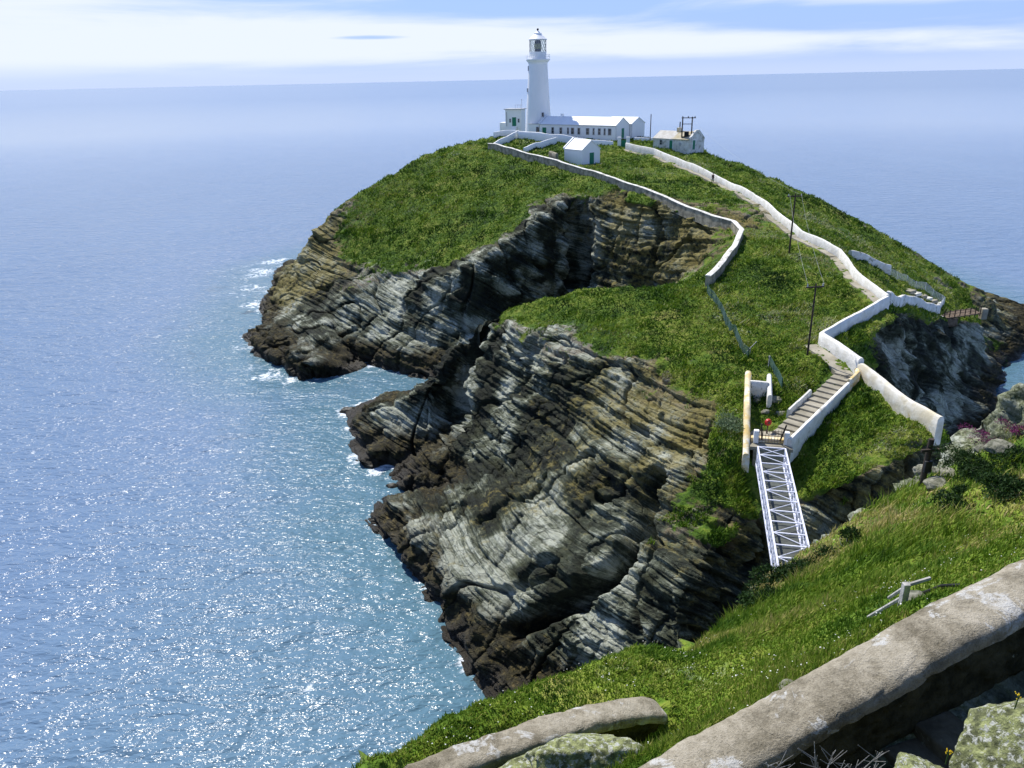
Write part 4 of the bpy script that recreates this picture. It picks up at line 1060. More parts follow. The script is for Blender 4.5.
ramp_wall('kerb_wall', 'low broken kerb wall on the left of the stone stairs', _lin(-1.15, .30, .60), .65, .35, M['limewash_dirty'], 45)
def net_fence(name, label, pts, h, post, net, spacing=2.2, sink=.3, zf=None, cat='fence', lean=None):
    P = resample(pts, .35); z = smooth1((zf or island_z)(P[:, 0], P[:, 1]), 3); c = P[0]
    R = empty(name, (c[0], c[1], z[0]), 0, label, cat); o = np.array([c[0], c[1], z[0]])
    Q = np.stack([P[:, 0], P[:, 1], z], 1) - o
    m = MB(); nr = 9
    for r in range(nr):
        m.path([(q[0], q[1], q[2] + .05 + h * r / (nr - 1)) for q in Q], .022, 4)
    for k, q in enumerate(Q): m.tube((q[0], q[1], q[2]), (q[0], q[1], q[2] + h + .02), .02, n=4)
    m.build('netting', M[net], R)
    cnt = max(2, int(len(Q) * .35 / spacing))
    for k in np.linspace(0, len(Q) - 1, cnt).astype(int):
        q = Q[k]; MB().tube((q[0], q[1], q[2] - sink), (q[0], q[1], q[2] + h + .15), .05, n=6).build('post', M[post], R)
net_fence('net_fence', 'dark green netting fence running down the turf from the wall end', wpts((707, 291, 0), (722, 315, 0), (733, 334, 0), (741, 350, 0), (748, 357, 0)), 1.05, 'net', 'net')
net_fence('net_fence', 'short dark green netting fence behind the yard of the footbridge', wpts((770, 362, 0), (777, 374, 0), (782, 384, 0)), .9, 'net', 'net')
p = atslope(750, 353); z = float(island_z(p[0], p[1])[0])
R = empty('broken_post', (p[0], p[1], z), .4, 'pale broken post with a leaning stick at the lower end of the netting fence', 'post')
MB().tube((0, 0, -.3), (0, 0, .9), .05, n=6).build('stake', M['grey_wood'], R); MB().tube((-.7, 0, .25), (.8, .1, 1.35), .04, n=6).build('stick', M['grey_wood'], R)
p = atslope(768.5, 366); z = float(island_z(p[0], p[1])[0])
R = empty('marker_post', (p[0], p[1], z), .4, 'single pale marker post on the turf above the yard', 'post')
MB().tube((0, 0, -.3), (0, 0, 1.25), .06, .05, n=8).build('stake', M['grey_wood'], R); MB().box((0, 0, 1.27), (.14, .14, .05)).build('cap', M['grey_wood'], R)

# lifebuoy on its stand by the gate
def build_buoy():
    p = np.array([ABUT[0] + .35, ABUT[1] + 2.2, BZ + .1]); 
    R = empty('lifebuoy_stand', tuple(p), .3, 'red lifebuoy housing on a post beside the footbridge gate', 'lifebuoy')
    MB().tube((0, 0, -.4), (0, 0, 1.0), .06, n=8).build('post', M['rust'], R)
    MB().tube((0, .08, 1.15), (0, -.12, 1.15), .32, .29, 16).build('housing', M['red'], R, True)
    MB().tube((0, -.12, 1.15), (0, -.16, 1.15), .12, .10, 12).build('hub', M['rust'], R, True)
build_buoy()

# ------------------------------------------------------------------ landing stage on the far side of the chasm
def build_landing():
    a = LANDING_WALL[-1]
    R = empty('landing_stage', (a[0], a[1], 12.5), 0, 'rusty timber landing stage with a post rail at the end of the white wall', 'landing stage')
    pl = MB()
    for k in range(11): pl.box((.8 + k * .66, .5 + .22 * k, .0), (.6, 2.8, .14))
    pl.build('platform', M['rust'], R)
    MB().box((.3, -.4, -1.0), (.8, .9, 2.6)).build('pier', M['limewash_dirty'], R, bevel=.04)
    MB().box((2.0, .0, -.8), (2.4, .9, 1.3)).build('rusty_face', M['rust'], R, bevel=.03)
    rl = MB(); rl.path([(.8, -.7, .95), (7.6, 1.5, .95)], .04, 6); rl.path([(.8, -.7, .55), (7.6, 1.5, .55)], .035, 6)
    rl.build('rail', M['dark_wood'], R)
    for k in range(8): MB().tube((.8 + k * .97, -.7 + k * .314, -.4), (.8 + k * .97, -.7 + k * .314, 1.2), .075, n=8).build('post', M['dark_wood'], R)
    MB().box((8.6, 2.3, -.3), (.9, .9, 1.7))  .build('end_block', M['concrete'], R, bevel=.05)
build_landing()
def build_landing_steps():
    a, b = atz(903, 291, 16.6), atz(930, 303, 13.4); d = (b - a)[:2]; L = float(np.linalg.norm(d)); rz = math.atan2(d[1], d[0])
    R = empty('landing_steps', tuple(b), rz + math.pi, 'broad stone steps leading down the grass to the landing stage', 'steps')
    for k in range(6):
        x = k * L / 5; o = MB().box((x, 0, k * (a[2] - b[2]) / 5 - .1 + .25), (1.5, 3.4, .5)).build('step', M['concrete'] if k % 2 else M['limewash_dirty'], R, bevel=.05)
build_landing_steps()
PL = line([(850, 255, 22.6), (870, 264, 20.6), (889, 275, 18.6)])
stone_wall('parapet', 'low patchy parapet wall dropping towards the landing steps', PL, [1.2, 1.2, 1.2], .6, M['limewash_dirty'], seed=51)
net_fence('mesh_railing', 'pale mesh railing dropping beside the landing steps', line([(889, 275, 18.6), (928, 293, 15), (944, 305, 12.9), (938, 313, 12.9)]), 1.15, 'galv', 'galv', 1.8)

# ------------------------------------------------------------------ walker on the path
def skin_body(name, pts, edges, rad, mat, parent, sub=1):
    me = bpy.data.meshes.new(name); me.from_pydata(pts, edges, []); me.update()
    o = bpy.data.objects.new(name, me); COL.objects.link(o); o.parent = parent; me.materials.append(mat)
    o.modifiers.new('skin', 'SKIN'); sv = me.skin_vertices[0].data
    for k, r in enumerate(rad): sv[k].radius = (r, r)
    sv[0].use_root = True
    ss = o.modifiers.new('sub', 'SUBSURF'); ss.levels = sub; ss.render_levels = sub
    for p_ in me.polygons: p_.use_smooth = True
    return o
def build_person():
    P_ = resample(RIGHT_WALL, .2); 
    tgt = atslope(723, 182); k = int(np.argmin(np.linalg.norm(P_[:, :2] - tgt[:2], axis=1))); d = (P_[k + 1] - P_[k - 1])[:2]; d /= np.linalg.norm(d)
    x, y = P_[k, 0] + d[1] * 1.1, P_[k, 1] - d[0] * 1.1
    R = empty('person', (x, y, float(smooth1(island_z(np.array([x] * 3), np.array([y] * 3)), 1)[1]) + .15), math.atan2(d[1], d[0]) - math.pi / 2, 'lone walker in dark clothes on the path beside the long white wall', 'person')
    pts = [(0, 0, .95), (0, 0, 1.2), (0, .02, 1.42), (0, .03, 1.54), (0, .04, 1.68),
           (-.10, 0, .90), (-.11, .10, .50), (-.11, .02, .08), (-.11, .16, .03), (.10, 0, .90), (.11, .0, .50), (.11, -.22, .12), (.11, -.12, .03),
           (-.19, .02, 1.40), (-.24, -.06, 1.12), (-.23, .06, .90), (-.23, .10, .80), (.19, .02, 1.40), (.24, .08, 1.12), (.23, .22, .96), (.23, .28, .88)]
    ed = [(0, 1), (1, 2), (2, 3), (3, 4), (0, 5), (5, 6), (6, 7), (7, 8), (0, 9), (9, 10), (10, 11), (11, 12), (2, 13), (13, 14), (14, 15), (15, 16), (2, 17), (17, 18), (18, 19), (19, 20)]
    rd = [.145, .14, .15, .055, .105, .09, .065, .045, .04, .09, .065, .045, .04, .06, .045, .035, .04, .06, .045, .035, .04]
    b = skin_body('body', pts, ed, rd, M['skin'], R, 2)
    skin_body('jacket', [pts[i] for i in (0, 1, 2)] + [pts[13], pts[14], pts[15], pts[17], pts[18], pts[19]], [(0, 1), (1, 2), (2, 3), (3, 4), (4, 5), (2, 6), (6, 7), (7, 8)], [.17, .165, .165, .075, .06, .05, .075, .06, .05], M['cloth_dark'], R, 2)
    skin_body('trousers', [pts[0]] + pts[5:8] + pts[9:12], [(0, 1), (1, 2), (2, 3), (0, 4), (4, 5), (5, 6)], [.16, .105, .08, .065, .105, .08, .065], M['cloth_dark'], R, 2)
    MB().lathe([(.02, -.06), (.10, -.03), (.118, .03), (.10, .09), (.05, .12), (.01, .125)], (0, .025, 1.71), 14).build('hair', M['black_iron'], R, True)
build_person()

# ------------------------------------------------------------------ near walls
M['rubble'] = mat_simple('mossy_rubble', (.025, .025, .015), (.085, .080, .050), 3.0, .95, (.30, .31, .25), False, .05, thr=(.66, .74), spec=.1)
def coping_material():
    m = bpy.data.materials.new('mortar_coping'); m.use_nodes = True; T = NT(m.node_tree)
    P = T.n('ShaderNodeNewGeometry').outputs['Position']
    n1 = T.noise(P, 1.3, 6, .65, .4); n2 = T.noise(P, 9.0, 6, .75); n3 = T.noise(P, 45.0, 3, .7)
    v = T.math('ADD', T.math('MULTIPLY', n1, .6), T.math('ADD', T.math('MULTIPLY', n2, .35), T.math('MULTIPLY', n3, .2)))
    col = T.ramp(v, [(.42, (.10, .088, .060)), (.53, (.21, .185, .135)), (.62, (.33, .295, .225)), (.74, (.45, .41, .33))])
    pale = T.math('MULTIPLY', T.step(T.noise(P, 1.1, 6, .72, .8), .56, .60), T.step(n2, .36, .55))
    col = T.mix(T.math('MULTIPLY', pale, .8), col, (.52, .52, .50))
    spk = T.step(T.noise(P, 17, 4, .7), .64, .70); col = T.mix(T.math('MULTIPLY', spk, .7), col, (.05, .048, .032))
    wv = T.n('ShaderNodeVectorMath', {0: P, 1: T.n('ShaderNodeVectorMath', {0: T.n('ShaderNodeTexNoise', {'Vector': P, 'Scale': 3.0, 'Detail': 4.0}).outputs[1], 1: (.3, .3, .3)}, operation='MULTIPLY').outputs[0]}, operation='ADD').outputs[0]
    ck = T.n('ShaderNodeTexVoronoi', {'Vector': wv, 'Scale': .62}, feature='DISTANCE_TO_EDGE').outputs['Distance']
    crack = T.step(ck, .0045, .001); col = T.mix(T.math('MULTIPLY', crack, .12), col, (.03, .028, .02))
    h = T.math('SUBTRACT', T.math('ADD', T.math('MULTIPLY', n2, 1.0), T.math('MULTIPLY', n3, .5)), T.math('MULTIPLY', crack, .1))
    bn = T.n('ShaderNodeBump', {'Height': h, 'Strength': 1.0, 'Distance': .035})
    bsdf(T, col, .95, bn.outputs[0], .15)
    return m
M['cope_cement'] = coping_material()
M['lichen_stone'] = mat_simple('lichened_boulder', (.10, .11, .05), (.36, .39, .16), 9.0, .95, (.48, .49, .43), False, .04, thr=(.52, .60))
M['bare_stone'] = mat_simple('pale_bare_stone', (.10, .105, .07), (.29, .28, .22), 4.0, .95, (.07, .08, .04), False, .05, thr=(.58, .7))
M['wet_rock'] = mat_simple('wet_sea_rock', (.010, .009, .006), (.05, .042, .022), 2.0, .5, (.09, .075, .03), False, .05)
M['flagstone'] = mat_simple('dark_flagstone', (.062, .052, .032), (.14, .12, .078), 2.5, .95, (.19, .19, .13), False, .02)
M['twig'] = mat_simple('dead_twig', (.20, .19, .17), (.42, .41, .38), 8, .9)
M['daisy'] = mat_simple('daisy_petal', (.72, .72, .66), (.8, .8, .74), 8, .8)
M['gold_flower'] = mat_simple('yellow_petal', (.70, .48, .01), (.75, .55, .02), 8, .7)

def coped_wall(name, label, top_line, width, lip, height, seed, jit=.03, ends=True):
    P = resample(top_line, .045); P[:, 0] = smooth1(P[:, 0], 60); P[:, 1] = smooth1(P[:, 1], 60); P[:, 2] = smooth1(P[:, 2], 60)
    c = P[len(P) // 2].copy(); c[2] -= height; R = empty(name, tuple(c), 0, label, 'wall'); Q = P - c
    n = len(Q); d = np.gradient(Q[:, :2], axis=0); d /= np.linalg.norm(d, axis=1)[:, None]; nx = np.stack([d[:, 1], -d[:, 0]], 1)
    def skin(prof, disp, nm, mat, close):
        m = len(prof); V = np.zeros((n, m, 3))
        for j, (a, z) in enumerate(prof): V[:, j, :2] = Q[:, :2] + nx * a; V[:, j, 2] = Q[:, 2] + z
        flat = V.reshape(-1, 3); W = flat + c; dv = disp(W)
        out = np.array([(a, z + lip) for a, z in prof]); ln = np.linalg.norm(out, axis=1)[:, None] + 1e-6; out = out / ln
        o3 = np.zeros_like(V); 
        for j in range(m): o3[:, j, :2] = nx * out[j, 0]; o3[:, j, 2] = out[j, 1]
        flat = flat + o3.reshape(-1, 3) * dv[:, None]
        idx = np.arange(n * m).reshape(n, m)
        q = np.stack([idx[:-1, :-1], idx[:-1, 1:], idx[1:, 1:], idx[1:, :-1]], -1).reshape(-1, 4)
        o = raw_mesh(nm, flat, q, {}, mat); o.parent = R
        return o
    t = width / 2; ang = np.linspace(0, math.pi, 25)
    cope = [(t * 1.0, -lip - .02)] + [(t * math.copysign(abs(math.cos(a)) ** .5, math.cos(a)), -lip + lip * math.sin(a) ** .7) for a in ang] + [(-t * 1.0, -lip - .02)]
    skin(cope, lambda W: .022 * fbm(W, 1.9, 3, off=seed) + .010 * fbm(W, 8, 3, off=seed) - .02 * sstep(fbm(W, 1.3, 2, off=seed + 8), .45, .5) - .02 * sstep(np.abs(perlin(W * 1.1 + seed)), .025, .0), 'coping', M['cope_cement'], True)
    b = t - .05; zs = np.linspace(-lip + .03, -height - .5, 26)
    body = [(b, z) for z in zs[::-1]] + [(-b, z) for z in zs]
    def rub(W):
        s_ = W[:, 2] + .05 * perlin(W * 3); k = np.floor(s_ / .17); u = W[:, 0] + .6 * _h2(k, k * 0, 2.2); j = np.floor(u / .34 + .3 * perlin(W * 2))
        fz = np.abs(s_ / .17 - k - .5) * 2; fu = np.abs((u / .34 + .3 * perlin(W * 2)) - j - .5) * 2
        return (_h2(k, j, seed) - .5) * .06 - .05 * np.maximum(sstep(fz, .7, 1), sstep(fu, .8, 1)) + .03 * fbm(W, 6, 3) - .02
    skin(body, rub, 'wall_body', M['rubble'], True)
    return R
coped_wall('stair_parapet', 'broad cement topped rubble wall beside the steps in the foreground', NEAR_WALL_TOP, .70, .20, 1.15, 3.0)
SH = np.vstack([line([(705, 732, 'y10.4'), (680, 718, 'y10.25')]), SHOULDER_WALL_TOP])
coped_wall('parapet_wall', 'lower rounded rubble wall crossing the grass shoulder below', SH, .52, .17, 1.0, 7.0)
ep = SH[0]
# ------------------------------------------------------------------ steps behind the foreground wall
def near_steps():
    base = np.interp
    P = resample(off(NEAR_WALL_TOP, (.25, -1.0, 0)), .1)
    a = P[np.argmin(np.abs(P[:, 0] - 2.0))]; b = P[np.argmin(np.abs(P[:, 0] - 5.2))]
    d = (b - a); L = float(np.linalg.norm(d[:2])); rz = math.atan2(d[1], d[0])
    g0 = float(near(a[0], a[1])) + .02; g1 = float(near(b[0], b[1])) + .1; n = 7
    R = empty('rough_steps', (a[0], a[1], g0), rz, 'dark worn stone steps behind the cement topped wall in the foreground', 'steps')
    for k in range(n):
        w_ = L / n; m = MB()
        m.box(((k + .5) * w_, .05 * math.sin(k * 2.1), (g1 - g0) * k / (n - 1) - .25), (w_ + .05, 1.5, .5), .03 * math.sin(k * 3.3))
        o = m.build('step', M['flagstone'], R, bevel=.03)
near_steps()

def boulder(name, label, c, r, mat, seed, rough=1.0, cat='boulder', group=None, rz=0.0, sub=6):
    bm = bmesh.new(); bmesh.ops.create_icosphere(bm, subdivisions=sub, radius=1.0)
    me = bpy.data.meshes.new(name); bm.to_mesh(me); bm.free()
    V = np.empty(len(me.vertices) * 3, np.float32); me.vertices.foreach_get('co', V); V = V.reshape(-1, 3)
    q = V + seed
    d = 1 + rough * (.20 * fbm(q, 1.1, 2) + .13 * (ridged(q, 1.6, 3) - .9) + .03 * fbm(q, 6, 3))
    st = np.floor((V[:, 2] + .3 * V[:, 0]) * 4) ; d += rough * .12 * (_h2(st, st * 0, seed) - .5)
    pr = np.random.default_rng(int(seed * 10)); pn = pr.normal(size=(14, 3)); pn /= np.linalg.norm(pn, axis=1)[:, None]; pd = pr.uniform(.62, .92, 14)
    for a_, b_ in zip(pn, pd):
        c_ = V @ a_; d = np.where(c_ > .05, np.minimum(d, b_ / np.maximum(c_, .05) * (1 + .05 * fbm(q, 5, 2))), d)
    W = V * d[:, None] * np.array(r) * 1.15
    me.vertices.foreach_set('co', W.astype(np.float32).ravel()); me.polygons.foreach_set('use_smooth', np.ones(len(me.polygons), bool)); me.update()
    me.materials.append(mat); o = bpy.data.objects.new(name, me); COL.objects.link(o); o.location = tuple(c); o.rotation_euler = (0, 0, rz)
    return tag(o, label, cat, group)
def sit(px, py, up_=0.0, t0=2):
    p = pick(near, px, py, t0, 60); return np.array([p[0], p[1], float(near_z(p[0], p[1])[0]) + up_])
c = aty(1008, 742, 4.95); boulder('boulder', 'large pale lichen covered boulder in the bottom right corner', c + np.array([.05, 0, -.24]), (.54, .42, .48), M['lichen_stone'], 2.0)
c = aty(922, 776, 4.7); boulder('boulder', 'smaller pale lichen covered boulder left of the large corner boulder', c + np.array([0, 0, -.12]), (.25, .22, .22), M['lichen_stone'], 5.0)
c = aty(590, 760, 7.3); boulder('boulder', 'crusty lichen covered rock below the lower rounded wall', c + np.array([0, 0, -.22]), (.78, .55, .50), M['lichen_stone'], 9.0, 1.5)
c = sit(385 + 405, 700) if False else None
c = sit(790, 686); boulder('stone', 'small flat pale stone on the grass just over the foreground wall', c, (.16, .14, .09), M['bare_stone'], 4.0, cat='stone', sub=4)
c = sit(917, 599); boulder('stone', 'pale stone lying in the grass by the broken wooden rail', c, (.22, .16, .12), M['bare_stone'], 6.0, cat='stone', sub=4)
for k, (px, py, r) in enumerate([(882, 492, .55), (898, 484, .75), (912, 476, .6), (928, 468, .7), (938, 482, .8), (950, 470, .6), (1000, 452, .7), (982, 446, .5)]):
    c = sit(px, py + 4, 0, 15)
    boulder('crest_rock', 'pale bare rock among the cluster on the crest by the stumpy pole', c, (r * .75, r * .55, r * .4), M['bare_stone'], 20 + k * 3.1, 1.2, 'rock', 'pale rocks on the crest of the near slope', rz=k, sub=4)

# ------------------------------------------------------------------ stumpy pole, broken rail
p = sit(921, 487, 0, 15)
R = empty('stumpy_pole', tuple(p), .1, 'short dark timber post with a cross arm on the crest of the near slope', 'pole')
MB().tube((0, 0, -.4), (.06, 0, 2.05), .13, .11, 10).build('post', M['dark_wood'], R, True)
a = MB().box((.15, -.12, 1.62), (1.05, .1, .10)).build('cross_arm', M['dark_wood'], R)
MB().box((.02, -.14, .9), (.3, .12, .5)).build('junction_box', M['black_iron'], R, bevel=.02)
p = sit(901, 612); ax = (sit(868, 621) - p)
R = empty('broken_rail', tuple(p), 0, 'broken grey wooden handrail half sunk in the grass above the foreground wall', 'rail')
MB().box((0, 0, .12), (.09, .09, .55)).build('post', M['grey_wood'], R, bevel=.008)
MB().tube((0, -.02, .20), (ax[0] * 1.0, ax[1], ax[2] + .12), .03, n=6).build('rail', M['grey_wood'], R)
MB().tube((0, -.02, .37), (ax[0] * .45, ax[1] * .45, ax[2] * .45 + .30), .025, n=6).build('rail', M['grey_wood'], R)
MB().tube((0, 0, .36), (.38, .1, .40), .03, n=6).build('rail', M['grey_wood'], R)
q0, q1 = sit(922, 596, .06), sit(962, 588, .04)
tag(MB().path([q0, (q0 + q1) / 2 + np.array([0, 0, .06]), q1], .025, 6).build('cable', M['black_iron']), 'black cable lying in the grass right of the broken rail', 'cable')

# ------------------------------------------------------------------ grass, flowers and bushes
def foliage_mat(name, stops, trans=.25):
    m = bpy.data.materials.new(name); m.use_nodes = True; T = NT(m.node_tree)
    t = T.n('ShaderNodeAttribute', None, attribute_name='tint').outputs['Fac']
    col = T.ramp(t, stops)
    b = T.n('ShaderNodeBsdfPrincipled', {'Base Color': col, 'Roughness': .75, 'Specular IOR Level': .2})
    tr = T.n('ShaderNodeBsdfTranslucent', {0: col})
    mx = T.n('ShaderNodeMixShader', {0: trans, 1: b.outputs[0], 2: tr.outputs[0]})
    T.n('ShaderNodeOutputMaterial', {0: mx.outputs[0]})
    return m
M['blade'] = foliage_mat('grass_blade', [(0, (.022, .062, .004)), (.35, (.074, .150, .007)), (.58, (.155, .235, .018)), (.78, (.30, .28, .07)), (1, (.50, .40, .18))])
M['tuft'] = foliage_mat('turf_tuft', [(0, (.012, .038, .003)), (.35, (.050, .118, .005)), (.6, (.140, .225, .013)), (.82, (.25, .26, .045)), (1, (.38, .40, .22))])
M['gorse'] = foliage_mat('gorse_leaf', [(0, (.006, .018, .004)), (.6, (.022, .055, .010)), (1, (.06, .10, .02))])
M['heather'] = foliage_mat('heather_flower', [(0, (.05, .012, .03)), (.5, (.16, .02, .10)), (1, (.28, .05, .16))])
M['herb'] = foliage_mat('pale_herb', [(0, (.05, .09, .04)), (.6, (.16, .22, .11)), (1, (.40, .44, .30))])
def near_clear(x, y, pad=.0):
    ok = np.ones(len(x), bool)
    for L_, w_ in ((NEAR_WALL_TOP, .36), (SHOULDER_WALL_TOP, .22)):
        for a, b in zip(L_[:-1], L_[1:]):
            ab = (b - a)[:2]; q = np.stack([x, y], 1) - a[:2]; t = np.clip(q @ ab / (ab @ ab), 0, 1)
            ok &= np.linalg.norm(q - t[:, None] * ab, axis=1) > w_ + pad
    return ok
def near_grass(n):
    g = AN_['grass'] * (1 - AN_['path'])
    w_ok = (g > -1.15) & ((g > -.4) | (np.hypot(PN_[:, 0], PN_[:, 1]) < 24)) & (PN_[:, 1] > 5) & (np.abs(PN_[:, 0]) < PN_[:, 1] * 1.15 + 3) & (PN_[:, 2] > 8)
    idx = rng.choice(np.nonzero(w_ok)[0], n)
    B = PN_[idx].copy(); ex = n // 6; B[:ex, 0] = rng.uniform(-3.5, 8, ex); B[:ex, 1] = rng.uniform(6, 22, ex); dist = np.hypot(B[:, 0], B[:, 1]); j = .012 * dist
    B[:, 0] += rng.normal(0, 1, n) * j * .5; B[:, 1] += rng.normal(0, 1, n) * j * .5
    k = near_clear(B[:, 0], B[:, 1], .03); 
    B[:, 2] = near_z(B[:, 0], B[:, 1]) - .01
    # no tall grass on the camera side of the foreground wall
    wy = np.interp(B[:, 0], NEAR_WALL_TOP[::-1, 0], NEAR_WALL_TOP[::-1, 1]); k &= ~((B[:, 1] < wy) & (B[:, 0] > -.6))
    B = B[k]; dist = dist[k]; n = len(B)
    rank = sstep(fbm(B * np.array([1, 1, 0]), .35, 3), -.3, .6); upper = sstep(dist, 11, 20) * sstep(B[:, 0], 1, 6)
    h = (.07 + .10 * rank + .22 * upper * (.4 + rank)) * rng.uniform(.6, 1.35, n)
    wd = (.0045 + dist * .00055) * rng.uniform(.7, 1.3, n)
    th = rng.uniform(0, 2 * math.pi, n); lean = rng.uniform(.15, 1.1, n)
    lx = np.cos(th) * lean + .16; ly = np.sin(th) * lean - .1
    side_ = np.stack([-np.sin(th), np.cos(th), 0 * th], 1) * wd[:, None]
    m1 = B + np.stack([lx * h * .3, ly * h * .3, h * .6], 1); tp = B + np.stack([lx * h * .85, ly * h * .85, h], 1)
    V = np.stack([B - side_, B + side_, m1 + side_ * .7, m1 - side_ * .7, tp], 1).reshape(-1, 3)
    base = np.arange(n)[:, None] * 5
    tri = np.concatenate([base + np.array([0, 1, 2]), base + np.array([0, 2, 3]), base + np.array([3, 2, 4])], 0)
    dry = sstep(fbm(B * np.array([1, 1, 0]), .20, 3, off=40), -.45, .35) * (.25 + .9 * upper)
    dark = sstep(fbm(B * np.array([1, 1, 0]), .5, 3, off=70), .1, .5)
    t = np.clip(.50 + .10 * rng.normal(size=n) + .50 * dry * rng.uniform(.35, 1, n) - .28 * dark + .12 * (rng.random(n) < .06), 0, 1)
    tag(raw_mesh('grass', V, tri, {'tint': np.repeat(t, 5)}, M['blade'], False), 'rough wind-blown grass on the near slope', 'grass', kind='stuff')
near_grass(NBLADE)
def island_tufts(n):
    g = AI_['grass']; w_ok = (g + .55 * fbm(PI_, .5, 3) > .08) & (g > -.5) & (PI_[:, 2] > 6)
    idx = rng.choice(np.nonzero(w_ok)[0], n); B = PI_[idx].copy(); dist = np.hypot(B[:, 0], B[:, 1])
    B += rng.normal(0, .08, B.shape) * np.array([1, 1, .2])
    ok = np.ones(n, bool)
    for L_, lo, hi in ((RIGHT_WALL, -.5, 1.95), (GUT_WALL[2:4], -.5, 2.0), (LEFT_WALL, -.5, .5), (GUT_WALL[:3], -.5, .5), (GUT_WALL[3:], -.5, .5)):
        for a, b in zip(L_[:-1], L_[1:]):
            ab = (b - a)[:2]; l = np.linalg.norm(ab); ab = ab / l; q = B[:, :2] - a[:2]; t = q @ ab; s_ = q[:, 0] * ab[1] - q[:, 1] * ab[0]
            ok &= ~((t > -.4) & (t < l + .4) & (s_ > lo) & (s_ < hi))
    ab = (STAIR_A - STAIR_B)[:2]; l = np.linalg.norm(ab); ab = ab / l; q = B[:, :2] - STAIR_B[:2]; t = q @ ab; s_ = np.abs(q[:, 0] * ab[1] - q[:, 1] * ab[0])
    ok &= ~((t > -1.5) & (t < l + 1) & (s_ < 1.5)); ok &= ~((np.abs(B[:, 0] - ABUT[0]) < 2.2) & (np.abs(B[:, 1] - ABUT[1]) < 4.2))
    B = B[ok]; dist = dist[ok]; n = len(B)
    cl = fbm(B, .30, 3); h = (.14 + .22 * sstep(cl, -.2, .6)) * rng.uniform(.5, 1.4, n) * (1 + .4 * sstep(dist, 100, 200)); wd = (.03 + dist * .0005) * rng.uniform(.6, 1.4, n)
    th = rng.uniform(0, 2 * math.pi, n); sd = np.stack([np.cos(th), np.sin(th), 0 * th], 1) * wd[:, None]
    tp = B + np.stack([rng.normal(.25, .5, n) * h, rng.normal(0, .5, n) * h, h], 1)
    V = np.stack([B - sd, B + sd, tp], 1).reshape(-1, 3); V[:, 2] -= .02
    t = .44 + .13 * rng.normal(size=n) + .10 * sstep(B[:, 0], 15, 25) * sstep(B[:, 1], 130, 110) + .40 * fbm(B, .07, 3) + .30 * fbm(B, .35, 2, off=9)
    t -= .34 * sstep(fbm(B, .13, 3, off=23), .12, .5)
    t += .30 * (rng.random(n) < .05) * sstep(fbm(B, .1, 3, off=5), -.1, .4)
    ridge = sstep(B[:, 0], 46, 52) * sstep(B[:, 1], 100, 115) * sstep(fbm(B, .16, 3, off=44), -.15, .3); t += .42 * ridge * (rng.random(n) < .45)
    for px, py, rad in ((690, 165, 4.5), (672, 168, 3.5), (640, 172, 3.0), (735, 425, 1.6), (860, 215, 4.0)):
        c = pick(isl, px, py); t += .5 * np.exp(-((B[:, 0] - c[0]) ** 2 + ((B[:, 1] - c[1]) * .45) ** 2) / rad ** 2) * (rng.random(n) < .55)
    t = np.clip(t, 0, 1)
    tag(raw_mesh('turf', V, np.arange(n * 3).reshape(-1, 3), {'tint': np.repeat(t, 3)}, M['tuft'], False), 'short tufted turf over the island slopes', 'turf', kind='stuff')
island_tufts(NTUFT)
def flowers(n):
    V = []; Fc = []
    g = AN_['grass']; ok = np.nonzero((g > .3) & (AN_['path'] < .1) & (PN_[:, 1] > 6.5) & (PN_[:, 1] < 26))[0]
    idx = rng.choice(ok, n * 6); B = PN_[idx]; w_ = fbm(B, .45, 2, off=12); keep = (w_ > .05) & near_clear(B[:, 0], B[:, 1], .1); B = B[keep][:n]
    m = MB()
    for b in B:
        r = random.uniform(.006, .013); z = b[2] + random.uniform(.08, .20); k = 6; tx, ty = random.uniform(-.4, .4), random.uniform(-.5, .2)
        ring = [(b[0] + r * math.cos(a), b[1] + r * math.sin(a), z + r * (tx * math.cos(a) + ty * math.sin(a))) for a in np.linspace(0, 2 * math.pi, k, endpoint=False)]
        m.add(ring + [(b[0], b[1], z + .006), (b[0], b[1], z - .006)], [(i, (i + 1) % k, k) for i in range(k)] + [((i + 1) % k, i, k + 1) for i in range(k)])
    tag(m.build('wild_flowers', M['daisy']), 'tiny white wild flowers scattered through the near grass', 'flowers', kind='stuff')
flowers(900)
